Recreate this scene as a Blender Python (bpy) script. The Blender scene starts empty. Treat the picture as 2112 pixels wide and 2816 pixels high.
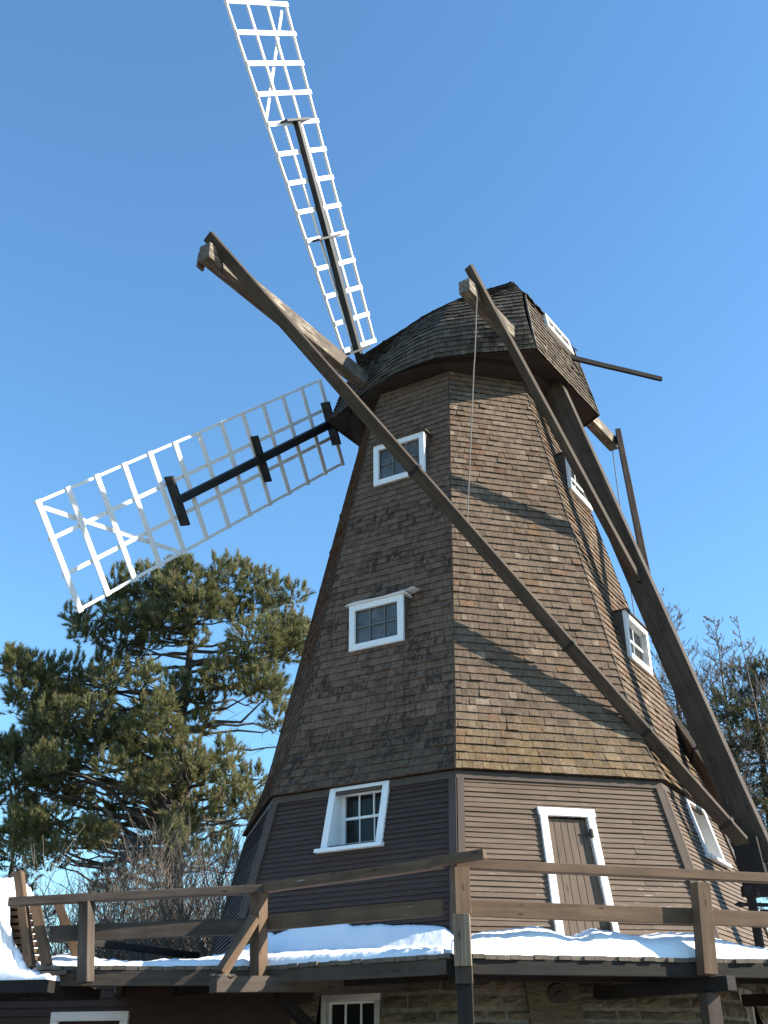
import bpy, math, random
import numpy as np
from mathutils import Vector, Matrix, noise
rnd = random.Random(7)
scene = bpy.context.scene
COL = scene.collection
S = 1.2                                   # building units -> metres (applied once, at the end)
rad = math.radians

# ------------------------------------------------------------------ camera, sky, sun, exposure
cam_d = bpy.data.cameras.new("camera"); cam = bpy.data.objects.new("camera", cam_d); COL.objects.link(cam)
cam_d.sensor_fit = 'VERTICAL'; cam_d.sensor_height = 36; cam_d.sensor_width = 27; cam_d.lens = 37.23
cam_d.clip_start = 0.1; cam_d.clip_end = 4000
_r = Vector((0.98938572, 0.14513035, -0.00728485)); _u = Vector((0.07395549, -0.45975004, 0.88496355)); _f = Vector((-0.12508586, 0.87610906, 0.46560331))
_m = Matrix((( _r.x, _u.x, -_f.x), (_r.y, _u.y, -_f.y), (_r.z, _u.z, -_f.z))).to_4x4()
_m.translation = Vector((1.21631628, -20.39639579, -4.00465337)) * S
cam.matrix_world = _m
scene.camera = cam
SUN_AZ, SUN_EL = 0.5, 27.8                # azimuth from +x, elevation (degrees)
sun_d = bpy.data.lights.new("sun", 'SUN'); sun = bpy.data.objects.new("sun", sun_d); COL.objects.link(sun)
sun_d.energy = 5.0; sun_d.angle = rad(0.53); sun_d.color = (1.0, 0.92, 0.78)
sun.rotation_euler = (0, rad(90 - SUN_EL), rad(SUN_AZ)); sun.location = (40, 0, 40)
w = bpy.data.worlds.new("World"); scene.world = w; w.use_nodes = True
nt = w.node_tree; nt.nodes.clear()
out = nt.nodes.new('ShaderNodeOutputWorld'); bg = nt.nodes.new('ShaderNodeBackground'); sky = nt.nodes.new('ShaderNodeTexSky')
sky.sky_type = 'NISHITA'; sky.sun_disc = False
sky.sun_elevation = rad(SUN_EL); sky.sun_rotation = rad(90 - SUN_AZ)
sky.altitude = 200; sky.air_density = 1.35; sky.dust_density = 0.1; sky.ozone_density = 6.5
bg.inputs['Strength'].default_value = 0.13
hs = nt.nodes.new('ShaderNodeMix'); hs.data_type = 'RGBA'; hs.blend_type = 'MULTIPLY'; hs.inputs[0].default_value = 1; hs.inputs[7].default_value = (0.85, 1.0, 0.99, 1)
nt.links.new(sky.outputs[0], hs.inputs[6]); nt.links.new(hs.outputs[2], bg.inputs[0]); nt.links.new(bg.outputs[0], out.inputs[0])
scene.view_settings.view_transform = 'Standard'; scene.view_settings.look = 'None'
scene.view_settings.exposure = 1.1; scene.view_settings.gamma = 1
scene.render.engine = 'CYCLES'

# ------------------------------------------------------------------ materials
def new_mat(name):
    m = bpy.data.materials.new(name); m.use_nodes = True
    n = m.node_tree.nodes; b = n['Principled BSDF']
    return m, m.node_tree, b
def N(t, kind, **kw):
    n = t.nodes.new(kind)
    for k, v in kw.items():
        if hasattr(n, k) and not k.startswith('i_'): setattr(n, k, v)
    return n
def ramp(t, fac, stops):
    r = t.nodes.new('ShaderNodeValToRGB'); e = r.color_ramp.elements
    while len(e) < len(stops): e.new(0.5)
    for el, (p, c) in zip(e, stops):
        el.position = p; el.color = (c[0], c[1], c[2], 1) if isinstance(c, tuple) else (c, c, c, 1)
    t.links.new(fac, r.inputs[0]); return r.outputs[0]
def mix(t, fac, a, b, mode='MIX'):
    n = t.nodes.new('ShaderNodeMix'); n.data_type = 'RGBA'; n.blend_type = mode
    if isinstance(fac, (int, float)): n.inputs[0].default_value = fac
    else: t.links.new(fac, n.inputs[0])
    for i, v in ((6, a), (7, b)):
        if isinstance(v, tuple): n.inputs[i].default_value = (v[0], v[1], v[2], 1)
        else: t.links.new(v, n.inputs[i])
    return n.outputs[2]
def tex(t, vec, scale, detail=4, rough=0.6, dist=0.0):
    n = t.nodes.new('ShaderNodeTexNoise'); n.inputs['Scale'].default_value = scale; n.inputs['Detail'].default_value = detail
    n.inputs['Roughness'].default_value = rough; n.inputs['Distortion'].default_value = dist
    t.links.new(vec, n.inputs['Vector']); return n.outputs[0]
def mapping(t, vec, sc):
    n = t.nodes.new('ShaderNodeMapping'); n.inputs['Scale'].default_value = sc; t.links.new(vec, n.inputs['Vector']); return n.outputs[0]
def attr(t, name, o='Vector'):
    n = t.nodes.new('ShaderNodeAttribute'); n.attribute_name = name; return n.outputs[o]
def obj_co(t):
    return t.nodes.new('ShaderNodeTexCoord').outputs['Object']
def math_n(t, op, a, b):
    n = t.nodes.new('ShaderNodeMath'); n.operation = op
    for i, v in enumerate((a, b)):
        if isinstance(v, (int, float)): n.inputs[i].default_value = v
        else: t.links.new(v, n.inputs[i])
    return n.outputs[0]
def bump(t, b, h, strength=0.4, dist=0.01):
    n = t.nodes.new('ShaderNodeBump'); n.inputs['Strength'].default_value = strength; n.inputs['Distance'].default_value = dist
    t.links.new(h, n.inputs['Height']); t.links.new(n.outputs[0], b.inputs['Normal'])
def wood(name, c1, c2, c3, flake=None, flake_amt=0.62, rough=0.75, gscale=(1.1, 16, 16), bstr=0.5, blotch=0.5):
    """timber: grain runs along the beam coordinate stored on the mesh ('bc')"""
    m, t, b = new_mat(name)
    bc = attr(t, 'bc')
    g = tex(t, mapping(t, bc, gscale), 1.0, 6, 0.65, 0.4)
    col = ramp(t, g, [(0.3, c1), (0.52, c2), (0.75, c3)])
    bl = tex(t, bc, 2.3, 4, 0.6)
    col = mix(t, 1.0, col, ramp(t, bl, [(0.25, 1 - blotch * 0.75), (0.7, 1 + 0.15 * blotch)]), 'MULTIPLY')
    kn = t.nodes.new('ShaderNodeTexVoronoi'); kn.inputs['Scale'].default_value = 1.0
    t.links.new(mapping(t, bc, (2.2, 7, 7)), kn.inputs['Vector'])
    col = mix(t, ramp(t, kn.outputs['Distance'], [(0.06, 0.75), (0.14, 0.0)]), col, (c1[0] * 0.35, c1[1] * 0.33, c1[2] * 0.3))
    if flake:
        f = tex(t, mapping(t, bc, (2.6, 22, 22)), 1.0, 5, 0.7, 0.5)
        f2 = tex(t, bc, 1.1, 3)
        fm = math_n(t, 'MULTIPLY', ramp(t, f, [(flake_amt, 0.0), (flake_amt + 0.05, 1.0)]), ramp(t, f2, [(0.42, 0.0), (0.6, 1.0)]))
        col = mix(t, fm, col, flake)
    t.links.new(col, b.inputs['Base Color']); b.inputs['Roughness'].default_value = rough
    b.inputs['Specular IOR Level'].default_value = 0.25
    bump(t, b, g, bstr, 0.006)
    return m
M = {}
# cedar shingles: colour of each shingle sits on its faces ('col'), 'peel' says how much paint it has lost
m, t, b = new_mat('shingle'); co = obj_co(t)
g = tex(t, mapping(t, co, (26, 26, 3.0)), 1.0, 5, 0.7, 0.3)
g2 = tex(t, co, 5.0, 5, 0.65)
col = mix(t, 1.0, attr(t, 'col'), ramp(t, g, [(0.28, 0.55), (0.5, 1.0), (0.78, 1.5)]), 'MULTIPLY')
col = mix(t, 0.8, col, ramp(t, g2, [(0.3, 0.72), (0.7, 1.22)]), 'MULTIPLY')
pm = tex(t, mapping(t, co, (11, 11, 3.6)), 1.0, 5, 0.75, 0.2)
pf = math_n(t, 'MULTIPLY', ramp(t, pm, [(0.47, 0.0), (0.53, 1.0)]), attr(t, 'peel', 'Fac'))
col = mix(t, pf, col, (0.022, 0.018, 0.016))
t.links.new(col, b.inputs['Base Color']); b.inputs['Roughness'].default_value = 0.88; b.inputs['Specular IOR Level'].default_value = 0.08
bump(t, b, g, 0.55, 0.006); M['shingle'] = m
# painted clapboard
m, t, b = new_mat('clapboard'); bc = attr(t, 'bc')
g = tex(t, mapping(t, bc, (1.6, 30, 30)), 1.0, 5, 0.7, 0.3)
col = mix(t, 1.0, attr(t, 'col'), ramp(t, g, [(0.28, 0.78), (0.52, 1.0), (0.8, 1.22)]), 'MULTIPLY')
col = mix(t, 0.7, col, ramp(t, tex(t, bc, 1.7, 4), [(0.3, 0.78), (0.7, 1.15)]), 'MULTIPLY')
f = tex(t, mapping(t, bc, (3.2, 24, 24)), 1.0, 5, 0.75, 0.4)
fm = math_n(t, 'MULTIPLY', ramp(t, f, [(0.585, 0.0), (0.64, 1.0)]), attr(t, 'peel', 'Fac'))
col = mix(t, fm, col, (0.33, 0.27, 0.21))
fd = tex(t, mapping(t, bc, (4.0, 20, 20)), 1.3, 4, 0.7, 0.8)
col = mix(t, ramp(t, fd, [(0.70, 0.0), (0.75, 0.7)]), col, (0.035, 0.028, 0.022))
t.links.new(col, b.inputs['Base Color']); b.inputs['Roughness'].default_value = 0.68; b.inputs['Specular IOR Level'].default_value = 0.3
bump(t, b, g, 0.3, 0.004); M['clapboard'] = m
M['trim'] = wood('brown_trim', (0.075, 0.055, 0.043), (0.092, 0.068, 0.053), (0.11, 0.083, 0.065), bstr=0.25, blotch=0.25)
M['door'] = wood('door_boards', (0.115, 0.08, 0.056), (0.138, 0.098, 0.07), (0.165, 0.12, 0.088), flake=(0.26, 0.21, 0.17), flake_amt=0.66, bstr=0.3, blotch=0.3)
M['timber'] = wood('weathered_timber', (0.045, 0.032, 0.022), (0.072, 0.051, 0.035), (0.11, 0.081, 0.058), flake=(0.17, 0.135, 0.1), flake_amt=0.63, gscale=(0.9, 14, 14))
M['old_timber'] = wood('lichen_timber', (0.085, 0.065, 0.05), (0.13, 0.10, 0.077), (0.2, 0.165, 0.125), flake=(0.36, 0.31, 0.225), flake_amt=0.52, gscale=(1.2, 12, 12))
M['soffit'] = wood('soffit_boards', (0.03, 0.023, 0.019), (0.043, 0.033, 0.027), (0.06, 0.047, 0.038))
M['rail'] = wood('stained_rail', (0.085, 0.052, 0.032), (0.128, 0.08, 0.049), (0.17, 0.11, 0.07), flake=(0.42, 0.37, 0.32), flake_amt=0.65, gscale=(0.9, 11, 11), blotch=0.4)
M['rail_grey'] = wood('grey_rail', (0.05, 0.037, 0.029), (0.08, 0.06, 0.047), (0.115, 0.09, 0.07), gscale=(0.9, 11, 11))
M['dark_timber'] = wood('dark_timber', (0.013, 0.011, 0.010), (0.021, 0.017, 0.015), (0.032, 0.026, 0.022), flake=(0.2, 0.165, 0.13), flake_amt=0.69)
M['bare_wood'] = wood('stripped_wood', (0.07, 0.047, 0.03), (0.21, 0.16, 0.11), (0.38, 0.31, 0.225), gscale=(0.7, 34, 34), bstr=0.9, blotch=0.3)
M['stone_frame'] = wood('stone_frame', (0.4, 0.37, 0.32), (0.6, 0.56, 0.5), (0.7, 0.67, 0.62))
M['deck'] = wood('deck_planks', (0.1, 0.08, 0.062), (0.15, 0.12, 0.092), (0.2, 0.165, 0.13))
M['spar'] = wood('black_spar', (0.012, 0.013, 0.014), (0.02, 0.021, 0.022), (0.032, 0.032, 0.031), rough=0.5, bstr=0.25)
M['bark'] = wood('pine_bark', (0.03, 0.024, 0.02), (0.068, 0.055, 0.046), (0.135, 0.113, 0.097), gscale=(3.0, 6, 6), bstr=0.9)
M['bark_dark'] = wood('dark_bark', (0.03, 0.023, 0.018), (0.06, 0.046, 0.036), (0.1, 0.078, 0.06), gscale=(3.0, 6, 6))
M['limb'] = wood('limb_bark', (0.04, 0.033, 0.027), (0.1, 0.084, 0.07), (0.22, 0.185, 0.15), gscale=(2.0, 6, 6))
M['twig'] = wood('twig_bark', (0.10, 0.08, 0.066), (0.175, 0.14, 0.115), (0.26, 0.215, 0.18), gscale=(3.0, 6, 6))
m, t, b = new_mat('white_paint'); bc = attr(t, 'bc')
g = tex(t, mapping(t, bc, (2.5, 26, 26)), 1.0, 5, 0.7, 0.4)
col = ramp(t, g, [(0.27, (0.42, 0.38, 0.33)), (0.36, (0.76, 0.75, 0.72)), (0.6, (0.82, 0.815, 0.8))])
t.links.new(col, b.inputs['Base Color']); b.inputs['Roughness'].default_value = 0.55; bump(t, b, g, 0.2, 0.003); M['white'] = m
m, t, b = new_mat('peeling_white'); bc = attr(t, 'bc')
g = tex(t, mapping(t, bc, (3.5, 30, 30)), 1.0, 6, 0.75, 0.5)
col = ramp(t, g, [(0.36, (0.16, 0.12, 0.095)), (0.42, (0.6, 0.56, 0.52)), (0.5, (0.82, 0.81, 0.79))])
t.links.new(col, b.inputs['Base Color']); b.inputs['Roughness'].default_value = 0.6; bump(t, b, g, 0.4, 0.004); M['peeling'] = m
m, t, b = new_mat('window_glass'); co = obj_co(t)
d = tex(t, co, 3.0, 4)
t.links.new(ramp(t, d, [(0.3, (0.010, 0.012, 0.013)), (0.75, (0.024, 0.026, 0.026))]), b.inputs['Base Color'])
t.links.new(ramp(t, d, [(0.3, 0.06), (0.7, 0.2)]), b.inputs['Roughness']); b.inputs['Specular IOR Level'].default_value = 0.16; M['glass'] = m
m, t, b = new_mat('dusty_glass'); co = obj_co(t)
d = tex(t, co, 4.0, 5, 0.6)
t.links.new(ramp(t, d, [(0.3, (0.045, 0.045, 0.043)), (0.75, (0.13, 0.13, 0.125))]), b.inputs['Base Color'])
b.inputs['Roughness'].default_value = 0.25; b.inputs['Specular IOR Level'].default_value = 0.5; M['dusty'] = m
m, t, b = new_mat('dusty_bar'); b.inputs['Base Color'].default_value = (0.15, 0.15, 0.145, 1); b.inputs['Roughness'].default_value = 0.8; M['dusty_bar'] = m
m, t, b = new_mat('iron'); b.inputs['Base Color'].default_value = (0.02, 0.018, 0.017, 1); b.inputs['Roughness'].default_value = 0.6; b.inputs['Metallic'].default_value = 0.5; M['iron'] = m
m, t, b = new_mat('rust'); b.inputs['Base Color'].default_value = (0.04, 0.03, 0.022, 1); b.inputs['Roughness'].default_value = 0.85; M['rust'] = m
m, t, b = new_mat('dull_pane'); b.inputs['Base Color'].default_value = (0.012, 0.013, 0.014, 1); b.inputs['Roughness'].default_value = 0.7; b.inputs['Specular IOR Level'].default_value = 0.05; M['dull_pane'] = m
m, t, b = new_mat('rope'); b.inputs['Base Color'].default_value = (0.17, 0.15, 0.13, 1); b.inputs['Roughness'].default_value = 0.7; M['rope'] = m
m, t, b = new_mat('snow'); co = obj_co(t)
b.inputs['Base Color'].default_value = (0.86, 0.875, 0.9, 1); b.inputs['Roughness'].default_value = 0.6
h = math_n(t, 'ADD', tex(t, co, 9.0, 5, 0.65), math_n(t, 'MULTIPLY', tex(t, co, 38.0, 3, 0.6), 0.35))
bump(t, b, h, 0.5, 0.022); M['snow'] = m
m, t, b = new_mat('rubble_stone'); co = obj_co(t)
g = tex(t, mapping(t, co, (5, 5, 17)), 1.0, 6, 0.72, 0.6)
col = mix(t, 1.0, attr(t, 'col'), ramp(t, g, [(0.26, 0.22), (0.5, 0.95), (0.8, 1.6)]), 'MULTIPLY')
t.links.new(col, b.inputs['Base Color']); b.inputs['Roughness'].default_value = 0.9; bump(t, b, g, 1.0, 0.05); M['stone'] = m
m, t, b = new_mat('mortar'); co = obj_co(t)
g = tex(t, co, 8.0, 5, 0.65)
t.links.new(ramp(t, g, [(0.3, (0.12, 0.098, 0.076)), (0.7, (0.24, 0.205, 0.165))]), b.inputs['Base Color']); b.inputs['Roughness'].default_value = 0.95
bump(t, b, g, 0.6, 0.02); M['mortar'] = m
def leaf_mat(name, cols):
    m, t, b = new_mat(name)
    r = attr(t, 'tone', 'Fac')
    t.links.new(ramp(t, r, cols), b.inputs['Base Color']); b.inputs['Roughness'].default_value = 0.55
    b.inputs['Specular IOR Level'].default_value = 0.3
    tr = t.nodes.new('ShaderNodeBsdfTranslucent'); t.links.new(ramp(t, r, cols), tr.inputs[0])
    ms = t.nodes.new('ShaderNodeMixShader'); ms.inputs[0].default_value = 0.42
    o = t.nodes['Material Output']
    t.links.new(b.outputs[0], ms.inputs[1]); t.links.new(tr.outputs[0], ms.inputs[2]); t.links.new(ms.outputs[0], o.inputs[0])
    return m
M['needles'] = leaf_mat('pine_needles', [(0.0, (0.085, 0.092, 0.034)), (0.5, (0.178, 0.178, 0.068)), (0.85, (0.265, 0.255, 0.125)), (1.0, (0.28, 0.19, 0.1))])
M['needles_dark'] = leaf_mat('conifer_needles', [(0.0, (0.014, 0.02, 0.014)), (0.6, (0.026, 0.034, 0.022)), (1.0, (0.045, 0.05, 0.034))])
M['needles_brown'] = leaf_mat('browning_needles', [(0.0, (0.055, 0.07, 0.033)), (0.5, (0.1, 0.115, 0.055)), (0.8, (0.16, 0.13, 0.075)), (1.0, (0.2, 0.145, 0.085))])
m, t, b = new_mat('ground_snow'); co = obj_co(t)
g = tex(t, co, 0.25, 5)
t.links.new(ramp(t, g, [(0.57, (0.13, 0.105, 0.07)), (0.63, (0.8, 0.82, 0.85))]), b.inputs['Base Color']); b.inputs['Roughness'].default_value = 0.8
bump(t, b, tex(t, co, 4.0, 4), 0.4, 0.05); M['ground'] = m

# ------------------------------------------------------------------ mesh builder
ALL = []
class MB:
    def __init__(s): s.v = []; s.f = []; s.bc = []; s.col = []; s.peel = []; s.smooth = False
    def pts(s, ps, bcs=None):
        i = len(s.v); s.v += [tuple(p) for p in ps]; s.bc += [tuple(q) for q in (bcs or ps)]; return i
    def face(s, idx, col=(0.1, 0.1, 0.1), peel=0.0): s.f.append(tuple(idx)); s.col.append(col); s.peel.append(peel)
    def quad(s, a, b, c, d, col=(0.1, 0.1, 0.1), peel=0.0, bcs=None):
        i = s.pts((a, b, c, d), bcs); s.face((i, i + 1, i + 2, i + 3), col, peel)
    def hexa(s, P, col=(0.1, 0.1, 0.1), peel=0.0, bcs=None):
        """8 points: 0-3 one end (loop), 4-7 the other end"""
        i = s.pts(P, bcs)
        for q in ((3, 2, 1, 0), (4, 5, 6, 7), (0, 1, 5, 4), (1, 2, 6, 5), (2, 3, 7, 6), (3, 0, 4, 7)): s.face([i + k for k in q], col, peel)
    def beam(s, p0, p1, wd, ht, up=(0, 0, 1), w1=None, h1=None, col=(0.1, 0.1, 0.1), peel=0.0, seg=1, warp=0.0):
        """timber from p0 to p1; wd across, ht along 'up'"""
        p0 = Vector(p0); p1 = Vector(p1); d = (p1 - p0); L = d.length; d.normalize()
        up = Vector(up); sd = d.cross(up).normalized(); up = sd.cross(d).normalized()
        w1 = wd if w1 is None else w1; h1 = ht if h1 is None else h1
        o = Vector((rnd.uniform(0, 60), rnd.uniform(0, 60), rnd.uniform(0, 60)))
        rings = []
        for k in range(seg + 1):
            q = k / seg; c = p0.lerp(p1, q); ww = wd + (w1 - wd) * q; hh = ht + (h1 - ht) * q
            if warp and 0 < k < seg: c = c + sd * rnd.uniform(-warp, warp) + up * rnd.uniform(-warp, warp)
            P = []; B = []
            for a, bb in ((-1, -1), (1, -1), (1, 1), (-1, 1)):
                P.append(c + sd * (a * ww / 2) + up * (bb * hh / 2)); B.append(o + Vector((L * q, a * ww / 2, bb * hh / 2)))
            rings.append(s.pts(P, B))
        a = rings[0]; s.face((a + 3, a + 2, a + 1, a), col, peel)
        for r0, r1 in zip(rings, rings[1:]):
            for j in range(4): s.face((r0 + j, r0 + (j + 1) % 4, r1 + (j + 1) % 4, r1 + j), col, peel)
        a = rings[-1]; s.face((a, a + 1, a + 2, a + 3), col, peel)
    def box(s, c, sx, sy, sz, rz=0.0, **k):
        c = Vector(c); d = Vector((math.cos(rz), math.sin(rz), 0)) * (sx / 2)
        s.beam(c - d, c + d, sy, sz, **k)
    def tube(s, ps, rs, n=6, cap=True):
        rings = []; L = 0
        o = rnd.uniform(0, 50)
        ps = [Vector(p) for p in ps]
        ref = Vector((0.3, 0.2, 1)).normalized()
        for k, p in enumerate(ps):
            d = (ps[min(k + 1, len(ps) - 1)] - ps[max(k - 1, 0)])
            if d.length < 1e-6: d = Vector((0, 0, 1))
            d.normalize(); a = d.cross(ref)
            if a.length < 0.1: a = d.cross(Vector((1, 0, 0)))
            a.normalize(); bb = d.cross(a)
            if k: L += (p - ps[k - 1]).length
            P = []; B = []
            for j in range(n):
                th = 2 * math.pi * j / n; q = a * math.cos(th) + bb * math.sin(th)
                P.append(p + q * rs[k]); B.append((o + L, q.x * 0.15 + o, q.y * 0.15))
            rings.append(s.pts(P, B))
        for r0, r1 in zip(rings, rings[1:]):
            for j in range(n): s.face((r0 + j, r0 + (j + 1) % n, r1 + (j + 1) % n, r1 + j))
        if cap:
            s.face([rings[0] + j for j in reversed(range(n))]); s.face([rings[-1] + j for j in range(n)])
    def build(s, name, mat, parent=None, bevel=0.0, smooth=False):
        me = bpy.data.meshes.new(name)
        root = parent
        while root is not None and root.parent is not None: root = root.parent
        off = Vector(root.location) if root is not None else Vector((0, 0, 0))
        v = np.array(s.v, dtype=float) - np.array(off)
        me.from_pydata(v.tolist(), [], s.f)
        A = me.attributes.new('bc', 'FLOAT_VECTOR', 'POINT'); A.data.foreach_set('vector', np.array(s.bc, dtype=np.float32).ravel())
        A = me.attributes.new('col', 'FLOAT_VECTOR', 'FACE'); A.data.foreach_set('vector', np.array(s.col, dtype=np.float32).ravel())
        A = me.attributes.new('peel', 'FLOAT', 'FACE'); A.data.foreach_set('value', np.array(s.peel, dtype=np.float32))
        me.materials.append(mat)
        if smooth: me.polygons.foreach_set('use_smooth', [True] * len(me.polygons))
        me.update()
        o = bpy.data.objects.new(name, me); COL.objects.link(o); ALL.append(o)
        if parent is not None: o.parent = parent
        if bevel:
            bv = o.modifiers.new('bevel', 'BEVEL'); bv.width = bevel * S; bv.segments = 2; bv.limit_method = 'ANGLE'; bv.angle_limit = rad(50)
        return o
def thing(name, label, cat, loc=(0, 0, 0), group=None):
    o = bpy.data.objects.new(name, None); COL.objects.link(o); o.location = loc; o.empty_display_size = 0.3
    o['label'] = label; o['category'] = cat
    if group: o['group'] = group
    ALL.append(o); return o
def tag(o, label, cat, group=None):
    o['label'] = label; o['category'] = cat
    if group: o['group'] = group
    return o
def struct(o, kind='structure', label=None, cat=None):
    o['kind'] = kind
    if label: o['label'] = label
    if cat: o['category'] = cat
    return o

# ------------------------------------------------------------------ proportions of the mill (z = 0 at the foot of the shingle skirt)
RU, SU = 4.2968, 0.2416        # shingled upper tower: circumradius at z=0, batter
RL, SL = 4.3788, 0.2786        # clapboard lower tower
C8 = math.cos(rad(22.5)); T8 = math.tan(rad(22.5))
ZD = -2.8                      # gallery floor
GROUND = -5.34
def Rup(z): return RU - SU * z + (0.2 * (1 - z / 1.35) ** 2 if z < 1.35 else 0.0)
def Rlo(z): return RL - SL * z
def fvec(k):
    a = rad(45 * k + 22.5)
    return Vector((math.sin(a), -math.cos(a), 0)), Vector((math.cos(a), math.sin(a), 0))     # outward normal, tangent
def fpt(k, u, z, ap):          # point of face k: u along it, height z, distance ap from the axis
    n, t = fvec(k); return n * ap + t * u + Vector((0, 0, z))
AXA = rad(-26.0)               # the cap's axis points from the sails to the tail
DX = Vector((math.cos(AXA), math.sin(AXA), 0)); EX = Vector((math.sin(AXA), -math.cos(AXA), 0))
def PC(a, e, z): return DX * a + EX * e + Vector((0, 0, z))

def shingle_rows(mb, f, rows, width, colf, t=0.028, u0=0.0, u1=1.0, skip=None, lip=0.25):
    """f(u, r) -> (point, outward normal), r counts courses; each shingle is a thin wedge of its own"""
    for r in range(rows):
        pa, _ = f(u0, r); pb, _ = f(u1, r); 
        mid, _ = f((u0 + u1) / 2, r)
        L = (mid - pa).length + (pb - mid).length
        u = u0 - rnd.uniform(0, 0.6) * width / max(L, 0.01) * (u1 - u0)
        while u < u1 - 1e-4:
            wd = width * rnd.choice((0.6, 0.8, 1.0, 1.0, 1.25, 1.5)) / max(L, 0.01) * (u1 - u0)
            a = max(u, u0); bq = min(u + wd, u1); u += wd
            if bq - a < 0.004: continue
            if skip and skip(r, (a + bq) / 2): continue
            g = 0.0024 / max(L, 0.01) * (u1 - u0)
            a2 = a + g; b2 = bq - g
            dr = rnd.uniform(-0.03, 0.03) if rnd.random() > 0.05 else rnd.uniform(-0.13, 0.04)
            p0, n0 = f(a2, r + dr); p1, n1 = f(b2, r + dr + rnd.uniform(-0.025, 0.025))
            p2, n2 = f(b2, r + 1.15); p3, n3 = f(a2, r + 1.15)
            tt = t * rnd.uniform(0.75, 1.3) + (0.012 if rnd.random() < 0.06 else 0)
            tl = tt * rnd.uniform(0.85, 1.15)
            c, pe = colf(mid if L < 0.5 else (p0 + p1) / 2, r)
            i = mb.pts((p0 + n0 * tt, p1 + n1 * tl, p2 + n2 * 0.001, p3 + n3 * 0.001, p0 - n0 * 0.002, p1 - n1 * 0.002))
            mb.face((i, i + 1, i + 2, i + 3), c, pe); mb.face((i + 1, i, i + 4, i + 5), tuple(x * lip for x in c), 0)  # lower edge darkened by lip: shadow line of each course put into colour
            mb.face((i, i + 3, i + 4), c, pe); mb.face((i + 1, i + 5, i + 2), c, pe)

mill = thing('windmill', 'tall brown shingled octagonal windmill with white lattice sails', 'windmill', (0, 0, GROUND))

# ------------------------------------------------------------------ shingled tower
ROW = 0.144; NR = 63
def shingle_col(k):
    def cf(p, r):
        base = Vector((0.155, 0.112, 0.080)) * (1 + .22 * noise.noise(Vector((p.x * .7 + 3, p.y * .7, p.z * .45)))) * (1 + .16 * noise.noise(Vector((p.x * 3.1, p.y * 3.1, p.z * .5 + 7)))) * rnd.choice((0.86, 0.94, 1.0, 1.0, 1.04, 1.12))
        q = rnd.random(); pe = 0.0
        nz = noise.noise(Vector((p.x * 0.9, p.y * 0.9, p.z * 1.1)))
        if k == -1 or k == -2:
            base = Vector((0.163, 0.106, 0.074)) * rnd.uniform(.88, 1.12)  # shaded faces: separate warmer base, offsets the blue of their shade in colour
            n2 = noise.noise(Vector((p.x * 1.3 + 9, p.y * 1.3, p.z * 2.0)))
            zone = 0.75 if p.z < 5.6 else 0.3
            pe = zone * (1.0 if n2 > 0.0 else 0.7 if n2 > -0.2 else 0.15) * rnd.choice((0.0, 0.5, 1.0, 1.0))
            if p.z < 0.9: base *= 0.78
        else:
            if q < 0.05: base = Vector((0.225, 0.172, 0.125))
            elif q < 0.11: base = Vector((0.165, 0.102, 0.064))
            elif q < 0.15: base *= 0.74
            if 6.0 < p.z < 7.6 and nz > 0.0 and rnd.random() < 0.3: base = Vector((0.15, 0.093, 0.06)) * rnd.uniform(0.8, 1.1)
            zz = p.z + nz * 0.5
            if zz < 1.1:
                am = min(1, (1.1 - zz) / 0.8) * rnd.uniform(0.3, 0.9)
                base = base.lerp(Vector((0.19, 0.13, 0.068)) * rnd.uniform(0.75, 1.1), am)
            pe = 0.15 if rnd.random() < 0.2 else 0.0
        return tuple(base), pe
    return cf
mb = MB()
def tower_face(k):
    n, tg = fvec(k)
    def f(u, r):
        z = r * ROW; R = Rup(z); hw = R * C8 * T8
        sl = SU * C8 + (0.2 * 2 * (1 - z / 1.35) / 1.35 * C8 if z < 1.35 else 0)
        nn = (n + Vector((0, 0, sl))).normalized()
        return fpt(k, (2 * u - 1) * hw, z, R * C8), nn
    return f
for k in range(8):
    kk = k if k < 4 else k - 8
    shingle_rows(mb, tower_face(kk), NR, 0.17, shingle_col(kk), lip=0.8 if kk in (-1, -2, -3) else 0.3, t=0.025)  # painted course shadows strong on sunlit faces, faint on shaded ones
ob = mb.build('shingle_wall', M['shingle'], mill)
# dark boarding behind the courses, and the soffit under the skirt
mb = MB()
zs = [0.0, 0.3, 0.6, 1.0, 1.35, 3, 5, 7, 9.2]
for k in range(8):
    for z0, z1 in zip(zs, zs[1:]):
        r0 = (Rup(z0) - 0.012) * C8; r1 = (Rup(z1) - 0.012) * C8
        mb.quad(fpt(k, -r0 * T8, z0, r0), fpt(k, r0 * T8, z0, r0), fpt(k, r1 * T8, z1, r1), fpt(k, -r1 * T8, z1, r1))
    r0 = Rup(0) * C8 - 0.004; r1 = Rlo(0) * C8 - 0.06
    mb.quad(fpt(k, -r1 * T8, -0.012, r1), fpt(k, r1 * T8, -0.012, r1), fpt(k, r0 * T8, -0.004, r0), fpt(k, -r0 * T8, -0.004, r0))
mb.build('sheathing', M['dark_timber'], mill)
for k in range(8):                      # ridge strips along the corners
    mb = MB()
    a = rad(45 * k)
    d = Vector((math.sin(a), -math.cos(a), 0))
    zz = [0, 0.3, 0.6, 1.0, 1.4, 3, 5, 7, 8.95]
    for z0, z1 in zip(zz, zz[1:]):
        mb.beam(d * (Rup(z0) + 0.012) + Vector((0, 0, z0)), d * (Rup(z1) + 0.012) + Vector((0, 0, z1)), 0.022, 0.022, up=d)
    mb.build('corner_strip', M['timber'], mill)

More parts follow.
